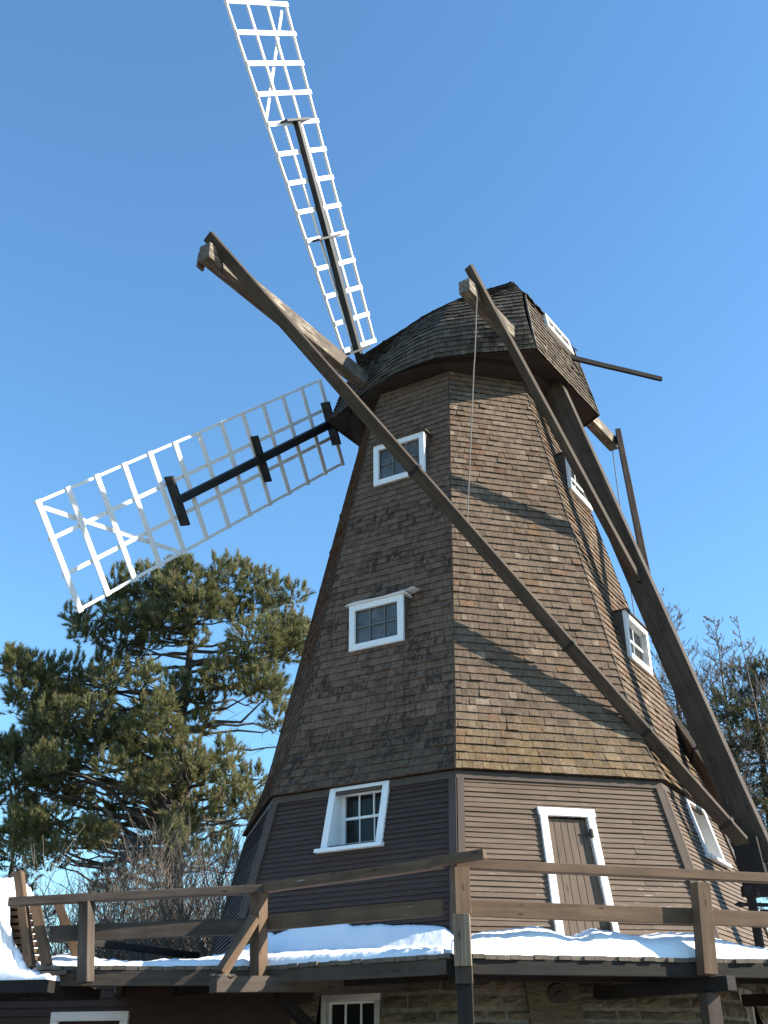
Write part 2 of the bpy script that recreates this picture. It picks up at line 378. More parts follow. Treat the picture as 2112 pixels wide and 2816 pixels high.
# ------------------------------------------------------------------ clapboard storey with openings
OPEN_LO = {-1: (-0.50, 0.46, -0.98, -0.04), 1: (-0.36, 0.66, -0.96, 0.0), 0: (-0.42, 0.30, -2.75, -0.69)}
mb = MB(); CB = 0.0755
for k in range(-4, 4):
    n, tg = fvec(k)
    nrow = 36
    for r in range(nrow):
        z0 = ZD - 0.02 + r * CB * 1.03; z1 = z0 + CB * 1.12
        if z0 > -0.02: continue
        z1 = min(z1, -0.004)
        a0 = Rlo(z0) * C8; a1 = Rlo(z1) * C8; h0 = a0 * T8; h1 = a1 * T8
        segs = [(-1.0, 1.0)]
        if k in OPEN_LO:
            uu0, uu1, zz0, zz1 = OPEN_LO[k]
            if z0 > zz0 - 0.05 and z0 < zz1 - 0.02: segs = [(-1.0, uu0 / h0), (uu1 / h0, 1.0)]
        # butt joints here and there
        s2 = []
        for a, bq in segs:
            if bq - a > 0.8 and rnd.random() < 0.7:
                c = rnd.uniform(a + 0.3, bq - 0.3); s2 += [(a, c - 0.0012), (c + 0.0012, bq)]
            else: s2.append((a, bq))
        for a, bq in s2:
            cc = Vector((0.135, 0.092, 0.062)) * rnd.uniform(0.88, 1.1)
            if k in (-1, -2, -3): cc = Vector((0.064, 0.038, 0.029)) * rnd.uniform(0.92, 1.06)  # shaded left faces: same boards, shade painted in as a darker colour
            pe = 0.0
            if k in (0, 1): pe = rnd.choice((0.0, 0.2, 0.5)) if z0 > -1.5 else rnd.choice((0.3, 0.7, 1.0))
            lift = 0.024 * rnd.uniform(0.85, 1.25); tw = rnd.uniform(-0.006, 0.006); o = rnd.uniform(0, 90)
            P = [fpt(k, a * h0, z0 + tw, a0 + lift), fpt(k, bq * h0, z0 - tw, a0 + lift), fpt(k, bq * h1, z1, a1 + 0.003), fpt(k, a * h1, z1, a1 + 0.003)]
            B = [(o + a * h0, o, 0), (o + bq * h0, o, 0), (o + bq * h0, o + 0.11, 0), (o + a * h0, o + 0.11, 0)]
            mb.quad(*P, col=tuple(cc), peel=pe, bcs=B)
            mb.quad(fpt(k, a * h0, z0 + tw, a0 - 0.01), fpt(k, bq * h0, z0 - tw, a0 - 0.01), P[1], P[0], col=tuple(cc * 0.3), bcs=[B[0], B[1], B[1], B[0]])  # underside of the board, darkened to paint in its shadow line
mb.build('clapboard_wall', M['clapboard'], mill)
for k in range(8):                      # a pair of corner boards on every edge
    mb = MB()
    for fk, sg in ((k, -1), (k - 1, 1)):
        n, tg = fvec(fk); z0, z1 = ZD + 0.0, -0.13
        P = []
        for z in (z0, z1):
            a = Rlo(z) * C8; h = a * T8
            for uu, ap in ((0.0, a - 0.01), (0.0, a + 0.055), (-0.105, a + 0.055), (-0.105, a - 0.01)):
                P.append(fpt(fk, sg * (h + uu + (0.02 if uu == 0 and sg > 0 else 0.0)), z, ap))
        o = rnd.uniform(0, 50)
        B = [(o, o + 0.1 * j, 0) for j in range(4)] + [(o + 2.7, o + 0.1 * j, 0) for j in range(4)]
        mb.hexa(P if sg < 0 else P, bcs=B)
    mb.build('corner_board', M['trim'], mill)
mb = MB()
for k in range(8):
    for z0, z1, th in ((-0.13, -0.013, 0.045),):
        P = []
        for z in (z0, z1):
            a = Rlo(z) * C8; h = (a + th) * T8
            P += [fpt(k, -h, z, a - 0.03), fpt(k, h, z, a - 0.03), fpt(k, h, z, a + th), fpt(k, -h, z, a + th)]
        mb.hexa(P)
mb.build('frieze_board', M['trim'], mill)

# ------------------------------------------------------------------ windows
def bars(mb, k, ap, u0, u1, z0, z1, us, zz, wd, dp):
    n, tg = fvec(k)
    for u in us: mb.beam(fpt(k, u, z0, ap), fpt(k, u, z1, ap), wd, dp, up=n)
    for z in zz: mb.beam(fpt(k, u0, z, ap), fpt(k, u1, z, ap), wd, dp, up=n)
def frame(mb, k, ap, u0, u1, z0, z1, wd, dp, lw=None):
    n, tg = fvec(k); lw = wd if lw is None else lw
    mb.beam(fpt(k, u0, z1 - wd / 2, ap), fpt(k, u1, z1 - wd / 2, ap), wd, dp, up=n)
    mb.beam(fpt(k, u0, z0 + wd / 2, ap), fpt(k, u1, z0 + wd / 2, ap), wd, dp, up=n)
    mb.beam(fpt(k, u0 + lw / 2, z0 + wd, ap), fpt(k, u0 + lw / 2, z1 - wd, ap), lw, dp - 0.002, up=n)
    mb.beam(fpt(k, u1 - wd / 2, z0 + wd, ap), fpt(k, u1 - wd / 2, z1 - wd, ap), wd, dp - 0.002, up=n)
def dormer(k, u0, u1, z0, z1, style, label):
    n, tg = fvec(k)
    apf = Rup(z0) * C8 + 0.05                # the window stands upright, so it leaves the sloping wall towards its head
    apb = Rup(z1) * C8 - 0.1
    mb = MB()
    fr_d = 0.06
    frame(mb, k, apf, u0, u1, z0, z1, 0.115, fr_d)
    win = mb.build('window', M['white'], mill, bevel=0.004); win['label'] = label
    # cheeks and roof of the little box
    for u in (u0 + 0.02, u1 - 0.02):
        mb = MB()
        mb.hexa([fpt(k, u - 0.018, z0 + 0.01, apb + SU * 0), fpt(k, u + 0.018, z0 + 0.01, apb), fpt(k, u + 0.018, z0 + 0.01, apf - fr_d / 2), fpt(k, u - 0.018, z0 + 0.01, apf - fr_d / 2),
                 fpt(k, u - 0.018, z1 - 0.01, apb), fpt(k, u + 0.018, z1 - 0.01, apb), fpt(k, u + 0.018, z1 - 0.01, apf - fr_d / 2), fpt(k, u - 0.018, z1 - 0.01, apf - fr_d / 2)])
        mb.build('cheek', M['trim'], win)
    mb = MB()
    mb.beam(fpt(k, u0 - 0.03, z1 + 0.012, (apf + apb) / 2 + 0.02), fpt(k, u1 + 0.06, z1 + 0.012, (apf + apb) / 2 + 0.02), apf - apb + 0.1, 0.02, up=(0, 0, 1))
    mb.build('window_roof', M['white'] if style == 'awning' else M['trim'], win)
    if style == 'awning':                   # loose flashing sheet curling at its right end
        mb = MB(); prev = None
        for j in range(13):
            q = j / 12; u = u0 - 0.06 + (u1 - u0 + 0.28) * q
            dz = 0.035 + 0.012 * math.sin(q * 9) + (0.06 * ((q - 0.82) / 0.18) ** 2 if q > 0.82 else 0) - (0.03 * (1 - q / 0.1) if q < 0.1 else 0)
            ws = 0.05 * (1 - max(0, (q - 0.85) / 0.15))
            cur = (fpt(k, u, z1 + dz + 0.035, apb + 0.05), fpt(k, u, z1 + dz - 0.01, apf + 0.03 + ws), fpt(k, u, z1 + dz - 0.016, apf + 0.03 + ws), fpt(k, u, z1 + dz + 0.028, apb + 0.05))
            if prev:
                for a in range(4): mb.quad(prev[a], cur[a], cur[(a + 1) % 4], prev[(a + 1) % 4])
            prev = cur
        mb.build('flashing', M['white'], win)
    g0, g1, h0, h1 = u0 + 0.1, u1 - 0.1, z0 + 0.1, z1 - 0.1
    if style in ('awning', 'plain'):
        apg = apf - 0.035
        mb = MB(); us = [g0 + (g1 - g0) * q for q in (1 / 3, 2 / 3)]
        bars(mb, k, apg + 0.004, g0, g1, h0, h1, us, [(h0 + h1) / 2], 0.022, 0.02)
        mb.build('glazing_bar', M['dusty_bar'], win)
        mb = MB(); mb.quad(fpt(k, g0, h0, apg - 0.012), fpt(k, g1, h0, apg - 0.012), fpt(k, g1, h1, apg - 0.012), fpt(k, g0, h1, apg - 0.012))
        mb.build('pane', M['dusty'], win)
    else:                                    # sash set back in a deep white lining
        apg = apf - 0.08
        mb = MB()
        for a, bq, c, d in ((g0, g0, h0, h1), (g1, g1, h0, h1)):
            mb.quad(fpt(k, a, c, apf), fpt(k, a, d, apf), fpt(k, a, d, apg - 0.03), fpt(k, a, c, apg - 0.03))
        for zz in (h0, h1): mb.quad(fpt(k, g0, zz, apf), fpt(k, g1, zz, apf), fpt(k, g1, zz, apg - 0.03), fpt(k, g0, zz, apg - 0.03))
        mb.build('lining', M['white'], win)
        mb = MB(); frame(mb, k, apg, g0, g1, h0, h1, 0.05, 0.04); zc = (h0 + h1) / 2
        mb.beam(fpt(k, g0 + 0.05, zc, apg), fpt(k, g1 - 0.05, zc, apg), 0.045, 0.038, up=n)
        mb.beam(fpt(k, (g0 + g1) / 2, zc + 0.02, apg), fpt(k, (g0 + g1) / 2, h1 - 0.05, apg), 0.022, 0.022, up=n)
        mb.beam(fpt(k, (g0 + g1) / 2, h0 + 0.05, apg - 0.01), fpt(k, (g0 + g1) / 2, zc - 0.02, apg - 0.01), 0.014, 0.014, up=n)
        mb.build('sash', M['white'], win)
        mb = MB(); mb.quad(fpt(k, g0, h0, apg - 0.016), fpt(k, g1, h0, apg - 0.016), fpt(k, g1, h1, apg - 0.016), fpt(k, g0, h1, apg - 0.016))
        mb.build('pane', M['glass'], win)
dormer(-1, -0.62, 0.545, 6.25, 7.17, 'plain', 'white six-pane window crossed by the long brace, upper one on the shaded face')
dormer(-1, -0.635, 0.475, 2.52, 3.385, 'awning', 'white six-pane window with curled white flashing, lower one on the shaded face')
dormer(1, -0.27, 0.975, 6.43, 7.25, 'deep', 'deep white window high on the sunlit right face')
dormer(1, -0.42, 0.87, 2.59, 3.50, 'deep', 'deep white window in the middle of the right face')

def low_window(k, u0, u1, z0, z1, label):
    """white casing lies on the leaning wall, the sash stands upright inside it"""
    n, tg = fvec(k)
    mb = MB(); wd = 0.115
    def W(u, z, off): return fpt(k, u, z, Rlo(z) * C8 + off)
    def board(ua, ub, za, zb, th=0.055):
        o = rnd.uniform(0, 50)
        mb.hexa([W(ua, za, -0.02), W(ub, za, -0.02), W(ub, za, th), W(ua, za, th), W(ua, zb, -0.02), W(ub, zb, -0.02), W(ub, zb, th), W(ua, zb, th)],
                bcs=[(o, 0, 0), (o, .1, 0), (o, .1, .05), (o, 0, .05), (o + 1, 0, 0), (o + 1, .1, 0), (o + 1, .1, .05), (o + 1, 0, .05)])
    board(u0, u0 + wd, z0, z1); board(u1 - wd, u1, z0, z1)
    board(u0 + wd, u1 - wd, z1 - 0.06, z1, 0.052)
    board(u0 - 0.07, u1 + 0.03, z0 - 0.06, z0 - 0.001, 0.12)
    win = mb.build('window', M['white'], mill, bevel=0.005); win['label'] = label
    a0, a1 = u0 + wd, u1 - wd; apg = Rlo(z1) * C8 - 0.16; zt = z1 - 0.06
    mb = MB()
    for u in (a0 + 0.001, a1 - 0.001): mb.quad(W(u, z0, 0.03), W(u, zt, 0.03), fpt(k, u, zt, apg - 0.05), fpt(k, u, z0, apg - 0.05))
    for z in (z0 + 0.002, zt): mb.quad(W(a0, z, 0.03), W(a1, z, 0.03), fpt(k, a1, z, apg - 0.05), fpt(k, a0, z, apg - 0.05))
    mb.build('lining', M['white'], win)
    mb = MB(); s0, s1, y0, y1 = a0 + 0.04, a1 - 0.02, z0 + 0.13, zt - 0.03; zc = (y0 + y1) / 2
    frame(mb, k, apg, a0, a1, z0 + 0.08, zt, 0.05, 0.05)
    mb.beam(fpt(k, s0, zc, apg), fpt(k, s1, zc, apg), 0.04, 0.045, up=n)
    for q in (1 / 3, 2 / 3):
        u = s0 + (s1 - s0) * q
        mb.beam(fpt(k, u, zc + 0.02, apg), fpt(k, u, y1, apg), 0.02, 0.03, up=n); mb.beam(fpt(k, u, y0, apg - 0.012), fpt(k, u, zc - 0.02, apg - 0.012), 0.016, 0.02, up=n)
    mb.build('sash', M['white'], win)
    mb = MB(); mb.quad(fpt(k, a0, z0, apg - 0.02), fpt(k, a1, z0, apg - 0.02), fpt(k, a1, zt, apg - 0.02), fpt(k, a0, zt, apg - 0.02)); mb.build('pane', M['glass'], win)
low_window(-1, -0.57, 0.535, -0.99, -0.015, 'deep white sash window in the shaded clapboard wall')
low_window(1, -0.42, 0.72, -0.965, 0.0 - 0.005, 'deep white window in the sunlit clapboard wall at right')

# ------------------------------------------------------------------ door (face 0)
def Wd(u, z, off): return fpt(0, u, z, Rlo(z) * C8 + off)
dl0, dl1, dr0, dr1 = -0.43, -0.345, 0.32, 0.305      # left/right edge of the opening: bottom, top
zb, zt = ZD + 0.02, -0.69
mb = MB()
nb = 6
for j in range(nb):
    q0 = j / nb + 0.004; q1 = (j + 1) / nb - 0.004
    b0 = dl0 + (dr0 - dl0) * q0; b1 = dl0 + (dr0 - dl0) * q1; t0 = dl1 + (dr1 - dl1) * q0; t1 = dl1 + (dr1 - dl1) * q1
    o = rnd.uniform(0, 50); th = rnd.uniform(-0.022, -0.014)
    mb.hexa([Wd(b0, zb, -0.06), Wd(b1, zb, -0.06), Wd(b1, zb, th), Wd(b0, zb, th), Wd(t0, zt, -0.06), Wd(t1, zt, -0.06), Wd(t1, zt, th), Wd(t0, zt, th)],
            bcs=[(o, 0, 0), (o, .1, 0), (o, .1, .05), (o, 0, .05), (o + 2, 0, 0), (o + 2, .1, 0), (o + 2, .1, .05), (o + 2, 0, .05)])
door = mb.build('door', M['door'], mill, bevel=0.006); door['label'] = 'brown plank door in a white frame, snow against its foot'
mb = MB(); mb.quad(Wd(dl0 - .05, zb, -0.062), Wd(dr0 + .05, zb, -0.062), Wd(dr1 + .05, zt + .05, -0.062), Wd(dl1 - .05, zt + .05, -0.062)); mb.build('door_backing', M['dark_timber'], door)
mb = MB()
def dboard(a0, a1, c0, c1, z0, z1, th):
    o = rnd.uniform(0, 50)
    mb.hexa([Wd(a0, z0, -0.03), Wd(a1, z0, -0.03), Wd(a1, z0, th), Wd(a0, z0, th), Wd(c0, z1, -0.03), Wd(c1, z1, -0.03), Wd(c1, z1, th), Wd(c0, z1, th)],
            bcs=[(o, 0, 0), (o, .1, 0), (o, .1, .05), (o, 0, .05), (o + 2, 0, 0), (o + 2, .1, 0), (o + 2, .1, .05), (o + 2, 0, .05)])
dboard(dl0 - 0.115, dl0, dl1 - 0.115, dl1, zb, zt + 0.03, 0.065); dboard(dr0, dr0 + 0.105, dr1, dr1 + 0.115, zb, zt + 0.03, 0.065)
mb.build('door_frame', M['white'], door, bevel=0.004)
mb = MB(); dboard(dl1 - 0.13, dr1 + 0.14, dl1 - 0.14, dr1 + 0.13, zt + 0.032, zt + 0.155, 0.07); mb.build('lintel', M['peeling'], door, bevel=0.004)
for z in (-0.92, -2.28):
    mb = MB(); u = dr0 - 0.02 if z < -2 else dr1
    mb.hexa([Wd(u - 0.16, z - 0.012, -0.03), Wd(u, z - 0.02, -0.03), Wd(u, z - 0.02, 0.012), Wd(u - 0.16, z - 0.012, 0.0), Wd(u - 0.16, z + 0.012, -0.03), Wd(u, z + 0.02, -0.03), Wd(u, z + 0.02, 0.012), Wd(u - 0.16, z + 0.012, 0.0)])
    mb.hexa([Wd(u + 0.0, z - 0.06, -0.0), Wd(u + 0.03, z - 0.06, 0.0), Wd(u + 0.03, z - 0.06, 0.078), Wd(u, z - 0.06, 0.078), Wd(u, z + 0.08, 0), Wd(u + 0.03, z + 0.08, 0), Wd(u + 0.03, z + 0.08, 0.078), Wd(u, z + 0.08, 0.078)])
    mb.build('hinge', M['rust'], door)

# ------------------------------------------------------------------ stone base
RS = RL - 0.4
def Rst(z): return RS - SL * z
BW = {-1: (-0.41, 0.57, -4.2, -3.06), 1: (-0.2, 0.6, -4.2, -2.93)}
mb = MB(); mm = MB()
for k in range(8):
    kk = k if k < 4 else k - 8
    z = GROUND
    while z < -2.55:
        h = rnd.choice((0.15, 0.18, 0.21, 0.24)); z1 = min(z + h, -2.5)
        ap = Rst((z + z1) / 2) * C8; hw = ap * T8
        u = -hw
        # mortar strip
        segs = [(-hw, hw)]
        if kk in BW and z1 > BW[kk][2] and z < BW[kk][3]: segs = [(-hw, BW[kk][0] - .04), (BW[kk][1] + .04, hw)]
        for a, bq in segs: mm.quad(fpt(k, a, z, Rst(z) * C8), fpt(k, bq, z, Rst(z) * C8), fpt(k, bq, z1, Rst(z1) * C8), fpt(k, a, z1, Rst(z1) * C8))
        while u < hw - 0.03:
            wd = rnd.uniform(0.2, 0.55); u1 = min(u + wd, hw)
            if hw - u1 < 0.12: u1 = hw
            cut = kk in BW and z1 > BW[kk][2] and z < BW[kk][3] and u1 > BW[kk][0] - .05 and u < BW[kk][1] + .05
            if cut:
                if u < BW[kk][0] - 0.12: u1e = BW[kk][0] - .05
                else: u = BW[kk][1] + .05 if u < BW[kk][1] + .05 else u1; continue
            else: u1e = u1
            g = 0.02; pr = rnd.uniform(0.02, 0.055)
            col = Vector((0.13, 0.1, 0.064)) * rnd.uniform(0.55, 1.25)
            if rnd.random() < 0.25: col = Vector((0.165, 0.125, 0.075)) * rnd.uniform(0.8, 1.1)
            j = lambda: rnd.uniform(-0.014, 0.014)
            za, zb_ = z + g + abs(j()), z1 - g - abs(j()); ua, ub = u + g + j(), u1e - g + j()
            if ub - ua > 0.04 and zb_ - za > 0.04:
                # a block with a rough, uneven face
                nu = max(2, int((ub - ua) / 0.09)); nz = 3
                idx = []
                for iz in range(nz + 1):
                    for iu in range(nu + 1):
                        uu = ua + (ub - ua) * iu / nu; zz = za + (zb_ - za) * iz / nz
                        edge = iu in (0, nu) or iz in (0, nz)
                        off = (0.0 if edge else pr + rnd.uniform(-0.02, 0.02))
                        if edge: off = pr * 0.35; uu += j() * 0.7; zz += j() * 0.7
                        idx.append(fpt(k, uu, zz, Rst(zz) * C8 + off))
                i0 = mb.pts(idx)
                for iz in range(nz):
                    for iu in range(nu):
                        q = i0 + iz * (nu + 1) + iu; mb.face((q, q + 1, q + nu + 2, q + nu + 1), tuple(col))
                ring = [i0 + iu for iu in range(nu + 1)] + [i0 + iz * (nu + 1) + nu for iz in range(1, nz + 1)] + [i0 + nz * (nu + 1) + iu for iu in range(nu - 1, -1, -1)] + [i0 + iz * (nu + 1) for iz in range(nz - 1, 0, -1)]
                n, _ = fvec(k)
                bk = mb.pts([Vector(mb.v[q]) - n * 0.05 for q in ring])
                for q in range(len(ring)): mb.face((ring[q], bk + q, bk + (q + 1) % len(ring), ring[(q + 1) % len(ring)]), tuple(col))
            u = u1
        z = z1
sb = mb.build('stone_base', M['stone'], mill); mm.build('mortar', M['mortar'], sb)
def stone_window(k, u0, u1, z0, z1, label):
    n, tg = fvec(k); mb = MB(); ap = Rst(z1) * C8 - 0.02
    frame(mb, k, ap, u0, u1, z0, z1, 0.09, 0.1)
    win = mb.build('window', M['stone_frame'], mill, bevel=0.004); win['label'] = label
    mb = MB(); frame(mb, k, ap - 0.05, u0 + .085, u1 - .085, z0 + .085, z1 - .085, 0.035, 0.04)
    for q in (1 / 3, 2 / 3):
        u = u0 + .1 + (u1 - u0 - .2) * q; mb.beam(fpt(k, u, z0 + .1, ap - .055), fpt(k, u, z1 - .12, ap - .055), 0.02, 0.03, up=n)
    mb.build('sash', M['white'], win)
    mb = MB(); mb.quad(fpt(k, u0, z0, ap - .075), fpt(k, u1, z0, ap - .075), fpt(k, u1, z1, ap - .075), fpt(k, u0, z1, ap - .075)); mb.build('pane', M['dull_pane'], win)
    mb = MB(); mb.beam(fpt(k, u0 - .06, z1 + .075, ap + .03), fpt(k, u1 + .06, z1 + .075, ap + .03), 0.14, 0.16, up=n); mb.build('stone_lintel', M['mortar'], win)
stone_window(-1, -0.41, 0.57, -4.2, -3.06, 'pale-framed window in the stone base below the gallery')
stone_window(1, -0.2, 0.6, -4.2, -2.93, 'narrow pale window at the right edge of the stone base')
# tie plate on a smooth stone of face 0
n0, _ = fvec(0)
mb = MB(); mb.hexa([fpt(0, u, z, Rst(z) * C8 + o_) for z in (-3.62, -2.7) for u, o_ in ((-0.95, 0), (-0.18, 0), (-0.18, 0.055), (-0.95, 0.055))], col=(0.13, 0.1, 0.06))
mb.build('large_stone', M['stone'], sb)
mb = MB(); c = fpt(0, -0.5, -3.14, Rst(-3.14) * C8)
mb.tube([c + n0 * 0.05, c + n0 * 0.075, c + n0 * 0.085, c + n0 * 0.12], [0.16, 0.15, 0.06, 0.045], n=20); mb.build('tie_plate', M['rust'], mill)

# ------------------------------------------------------------------ cap: boat-shaped in plan, upright tail gable
WA = [-2.4, -2.16, -1.69, -1.28, -.88, -.54, -.12, .44, .94, 1.66, 2.25, 2.78]
WW = [1.66, 1.80, 1.98, 2.12, 2.25, 2.35, 2.43, 2.46, 2.41, 2.12, 1.80, 1.53]
def wid(a): return float(np.interp(a, WA, WW))
ZR = 8.95
def hgt(a): return float(np.interp(a, [-2.4, -1.3, 0.0, 1.0, 1.66, 2.8], [3.05, 3.22, 3.36, 3.36, 3.3, 3.3]))
TV = [0, .15, .3, .53, .66, .78, .9, 1.0]
TF = [1, .89, .77, .56, .45, .33, .18, .0]
TM = [1, .985, .935, .765, .565, .365, .19, 0]
def _smooth(y):
    v = np.linspace(0, 1, 101); q = np.interp(v, TV, y); p = np.pad(q, 10, mode='reflect', reflect_type='odd'); w_ = np.hanning(15); return np.convolve(p, w_ / w_.sum(), 'same')[10:-10]
VV = np.linspace(0, 1, 101); SF = _smooth(TF); SM = _smooth(TM); SF[-1] = SM[-1] = 0; SF[0] = SM[0] = 1
def shape(a, v):
    q = min(max((a + 2.4) / 3.4, 0), 1)
    return float(np.interp(v, VV, SF)) * (1 - q) + float(np.interp(v, VV, SM)) * q
def aend(v):
    z = 3.3 * v
    return 2.78 - 0.177 * z if z < 1.75 else 2.47 - (z - 1.75) / 1.55 * 0.83
def cap_pt(tq, v, sg):
    a = -2.4 + tq * (aend(v) + 2.4)
    return PC(a, sg * wid(a) * shape(a, v), ZR + hgt(a) * v)
CR = 26
def cap_f(sg):
    def f(u, r):
        v = min(max(r / CR, 0.0), 0.999)
        p = cap_pt(u, v, sg); du = cap_pt(min(u + .01, 1), v, sg) - cap_pt(max(u - .01, 0), v, sg); dv = cap_pt(u, min(v + .01, 1), sg) - cap_pt(u, max(v - .01, 0), sg)
        n = du.cross(dv) * sg
        n = n.normalized() if n.length > 1e-9 else Vector((0, 0, 1))
        if n.dot(EX * sg + Vector((0, 0, .6))) < 0: n = -n
        return p, n
    return f
def cap_col(p, r):
    base = Vector((0.108, 0.084, 0.063)) * rnd.choice((0.75, 0.9, 1.0, 1.1, 1.2))
    if rnd.random() < 0.05: base = Vector((0.15, 0.13, 0.11))
    return tuple(base), 0.0
def rear_col(p, r):
    base = Vector((0.13, 0.105, 0.082)) * rnd.choice((0.75, 0.9, 1.0, 1.1, 1.25)); return tuple(base), 0.0
mb = MB(); base_b = MB()
for sg in (1, -1):
    shingle_rows(mb, cap_f(sg), CR, 0.125, cap_col, t=0.024)
    nu, nv = 24, 20
    for i in range(nu):
        for j in range(nv):
            P = [cap_pt(i / nu, j / nv, sg), cap_pt((i + 1) / nu, j / nv, sg), cap_pt((i + 1) / nu, (j + 1) / nv, sg), cap_pt(i / nu, (j + 1) / nv, sg)]
            base_b.quad(*[p * 1.0 - Vector((0, 0, 0.012)) - EX * sg * 0.008 for p in P])
# tail gable, leaning forward, and the small hip above it
def rear_pt(u, z):
    zz = z - ZR; a = 2.78 - 0.177 * zz; hw = np.interp(zz, [0, .5, .99, 1.75], [1.53, 1.46, 1.37, 1.21])
    return PC(a, (1 - 2 * u) * hw, z)
nrm_r = (DX + Vector((0, 0, 0.177))).normalized()
RW = 13
GW = (0.34, 0.835, 10.28, 10.69)
WINR = (0.24, 0.63, 10.0, 10.56)
shingle_rows(mb, lambda u, r: (rear_pt(u, ZR + 1.75 * min(r, 13.2) / RW), nrm_r), RW, 0.12, rear_col, t=0.024, skip=None)
def hip_pt(u, q):
    z = 10.7 + 1.53 * q; zz = z - ZR; v = zz / 3.3; a = aend(v); hw = wid(a) * shape(a, v)
    return PC(a, (1 - 2 * u) * hw, z)
shingle_rows(mb, lambda u, r: (hip_pt(u, min(r / 12, 0.998)), (DX + Vector((0, 0, .52))).normalized()), 12, 0.12, cap_col, t=0.024)
# front (sail) end, flat
for sg in (1, -1):
    for j in range(20):
        a = cap_pt(0, j / 20, sg); bq = cap_pt(0, (j + 1) / 20, sg); a0 = PC(-2.4, 0, a.z); b0 = PC(-2.4, 0, bq.z)
        base_b.quad(a0, a, bq, b0)
for j in range(10):
    base_b.quad(rear_pt(0, ZR + .175 * j) - nrm_r * .012, rear_pt(1, ZR + .175 * j) - nrm_r * .012, rear_pt(1, ZR + .175 * (j + 1)) - nrm_r * .012, rear_pt(0, ZR + .175 * (j + 1)) - nrm_r * .012)
for j in range(10):
    base_b.quad(hip_pt(0, j / 10) - nrm_r * .012, hip_pt(1, j / 10) - nrm_r * .012, hip_pt(1, (j + 1) / 10.01) - nrm_r * .012, hip_pt(0, (j + 1) / 10.01) - nrm_r * .012)
cap = mb.build('cap', M['shingle'], mill); cap['label'] = 'boat-shaped shingled cap'
base_b.build('cap_boarding', M['dark_timber'], cap)
# eaves: soffit ring and curb around the tower head
mb = MB()
outl = [PC(a, wid(a) - 0.015, ZR) for a in np.linspace(-2.39, 2.77, 34)] + [PC(a, -wid(a) + 0.015, ZR) for a in np.linspace(2.77, -2.39, 34)]
ctr = mb.pts([Vector((0, 0, ZR + 0.10))]); i0 = mb.pts([p + Vector((0, 0, 0.03)) for p in outl])
inn = mb.pts([Vector((p.x * 0.9, p.y * 0.9, ZR + 0.10)) for p in outl])
nn = len(outl)
for j in range(nn):
    mb.face((i0 + j, i0 + (j + 1) % nn, inn + (j + 1) % nn, inn + j)); mb.face((inn + j, inn + (j + 1) % nn, ctr))
mb.build('soffit', M['soffit'], cap)
mb = MB()
ring = [(2.42 * math.cos(q), 2.42 * math.sin(q)) for q in np.linspace(0, 2 * math.pi, 41)]
for (x0, y0), (x1, y1) in zip(ring, ring[1:]):
    mb.hexa([(x0 * .84, y0 * .84, 8.88), (x1 * .84, y1 * .84, 8.88), (x1, y1, 8.93), (x0, y0, 8.93), (x0 * .84, y0 * .84, 9.04), (x1 * .84, y1 * .84, 9.04), (x1, y1, 9.04), (x0, y0, 9.04)])
mb.build('curb', M['soffit'], mill)
mb = MB()
P = [rear_pt(0, ZR + q) for q in np.linspace(0, 1.75, 8)]
for a, bq in zip(P, P[1:]): mb.beam(a + nrm_r * .02, bq + nrm_r * .02, 0.03, 0.04, up=nrm_r)
mb.build('hip_strip', M['old_timber'], cap); mb = MB()
P = [rear_pt(1, ZR + q) for q in np.linspace(0, 1.75, 8)]
for a, bq in zip(P, P[1:]): mb.beam(a + nrm_r * .02, bq + nrm_r * .02, 0.03, 0.04, up=nrm_r)
mb.build('hip_strip', M['old_timber'], cap)
# ragged eave of the hip over the gable
mb = MB()
for j in range(30):
    u = j / 30; p0 = hip_pt(u, 0.0); p1 = hip_pt(u + 1 / 30, 0.0); o = DX * rnd.uniform(.05, .1) - Vector((0, 0, rnd.uniform(.02, .05)))
    q0 = hip_pt(u, 0.12); q1 = hip_pt(u + 1 / 30, 0.12); th = Vector((0, 0, .025))
    mb.hexa([p0 + o, p1 + o, q1, q0, p0 + o + th, p1 + o + th, q1 + th, q0 + th], col=(0.05, 0.042, 0.034))
mb.build('hip_eave', M['shingle'], cap)
# gable window
mb = MB()
def RP(u, z, o=0.0): return rear_pt(u, z) + nrm_r * o
def rboard(mb_, ua, ub, za, zb_, o0, o1):
    mb_.hexa([RP(ua, za, o0), RP(ub, za, o0), RP(ub, za, o1), RP(ua, za, o1), RP(ua, zb_, o0), RP(ub, zb_, o0), RP(ub, zb_, o1), RP(ua, zb_, o1)])
u0, u1, z0, z1 = GW
for a in ((u0, u1, z0, z0 + .09), (u0, u1, z1 - .09, z1), (u0, u0 + .035, z0 + .09, z1 - .09), (u1 - .035, u1, z0 + .09, z1 - .09)): rboard(mb, *a, 0.0, 0.09)
gw = mb.build('window', M['white'], cap); gw['label'] = 'white window high in the tail gable of the cap'
mb = MB()
for q in (0.51, 0.67): rboard(mb, q - .006, q + .006, z0 + .09, z1 - .09, 0.03, 0.06)
rboard(mb, u0 + .035, u1 - .035, (z0 + z1) / 2 - .02, (z0 + z1) / 2 + .02, 0.03, 0.055)
mb.build('glazing_bar', M['white'], cap)
mb = MB(); mb.quad(RP(u0 + .03, z0 + .08, .035), RP(u1 - .03, z0 + .08, .035), RP(u1 - .03, z1 - .08, .035), RP(u0 + .03, z1 - .08, .035)); mb.build('pane', M['glass'], cap)

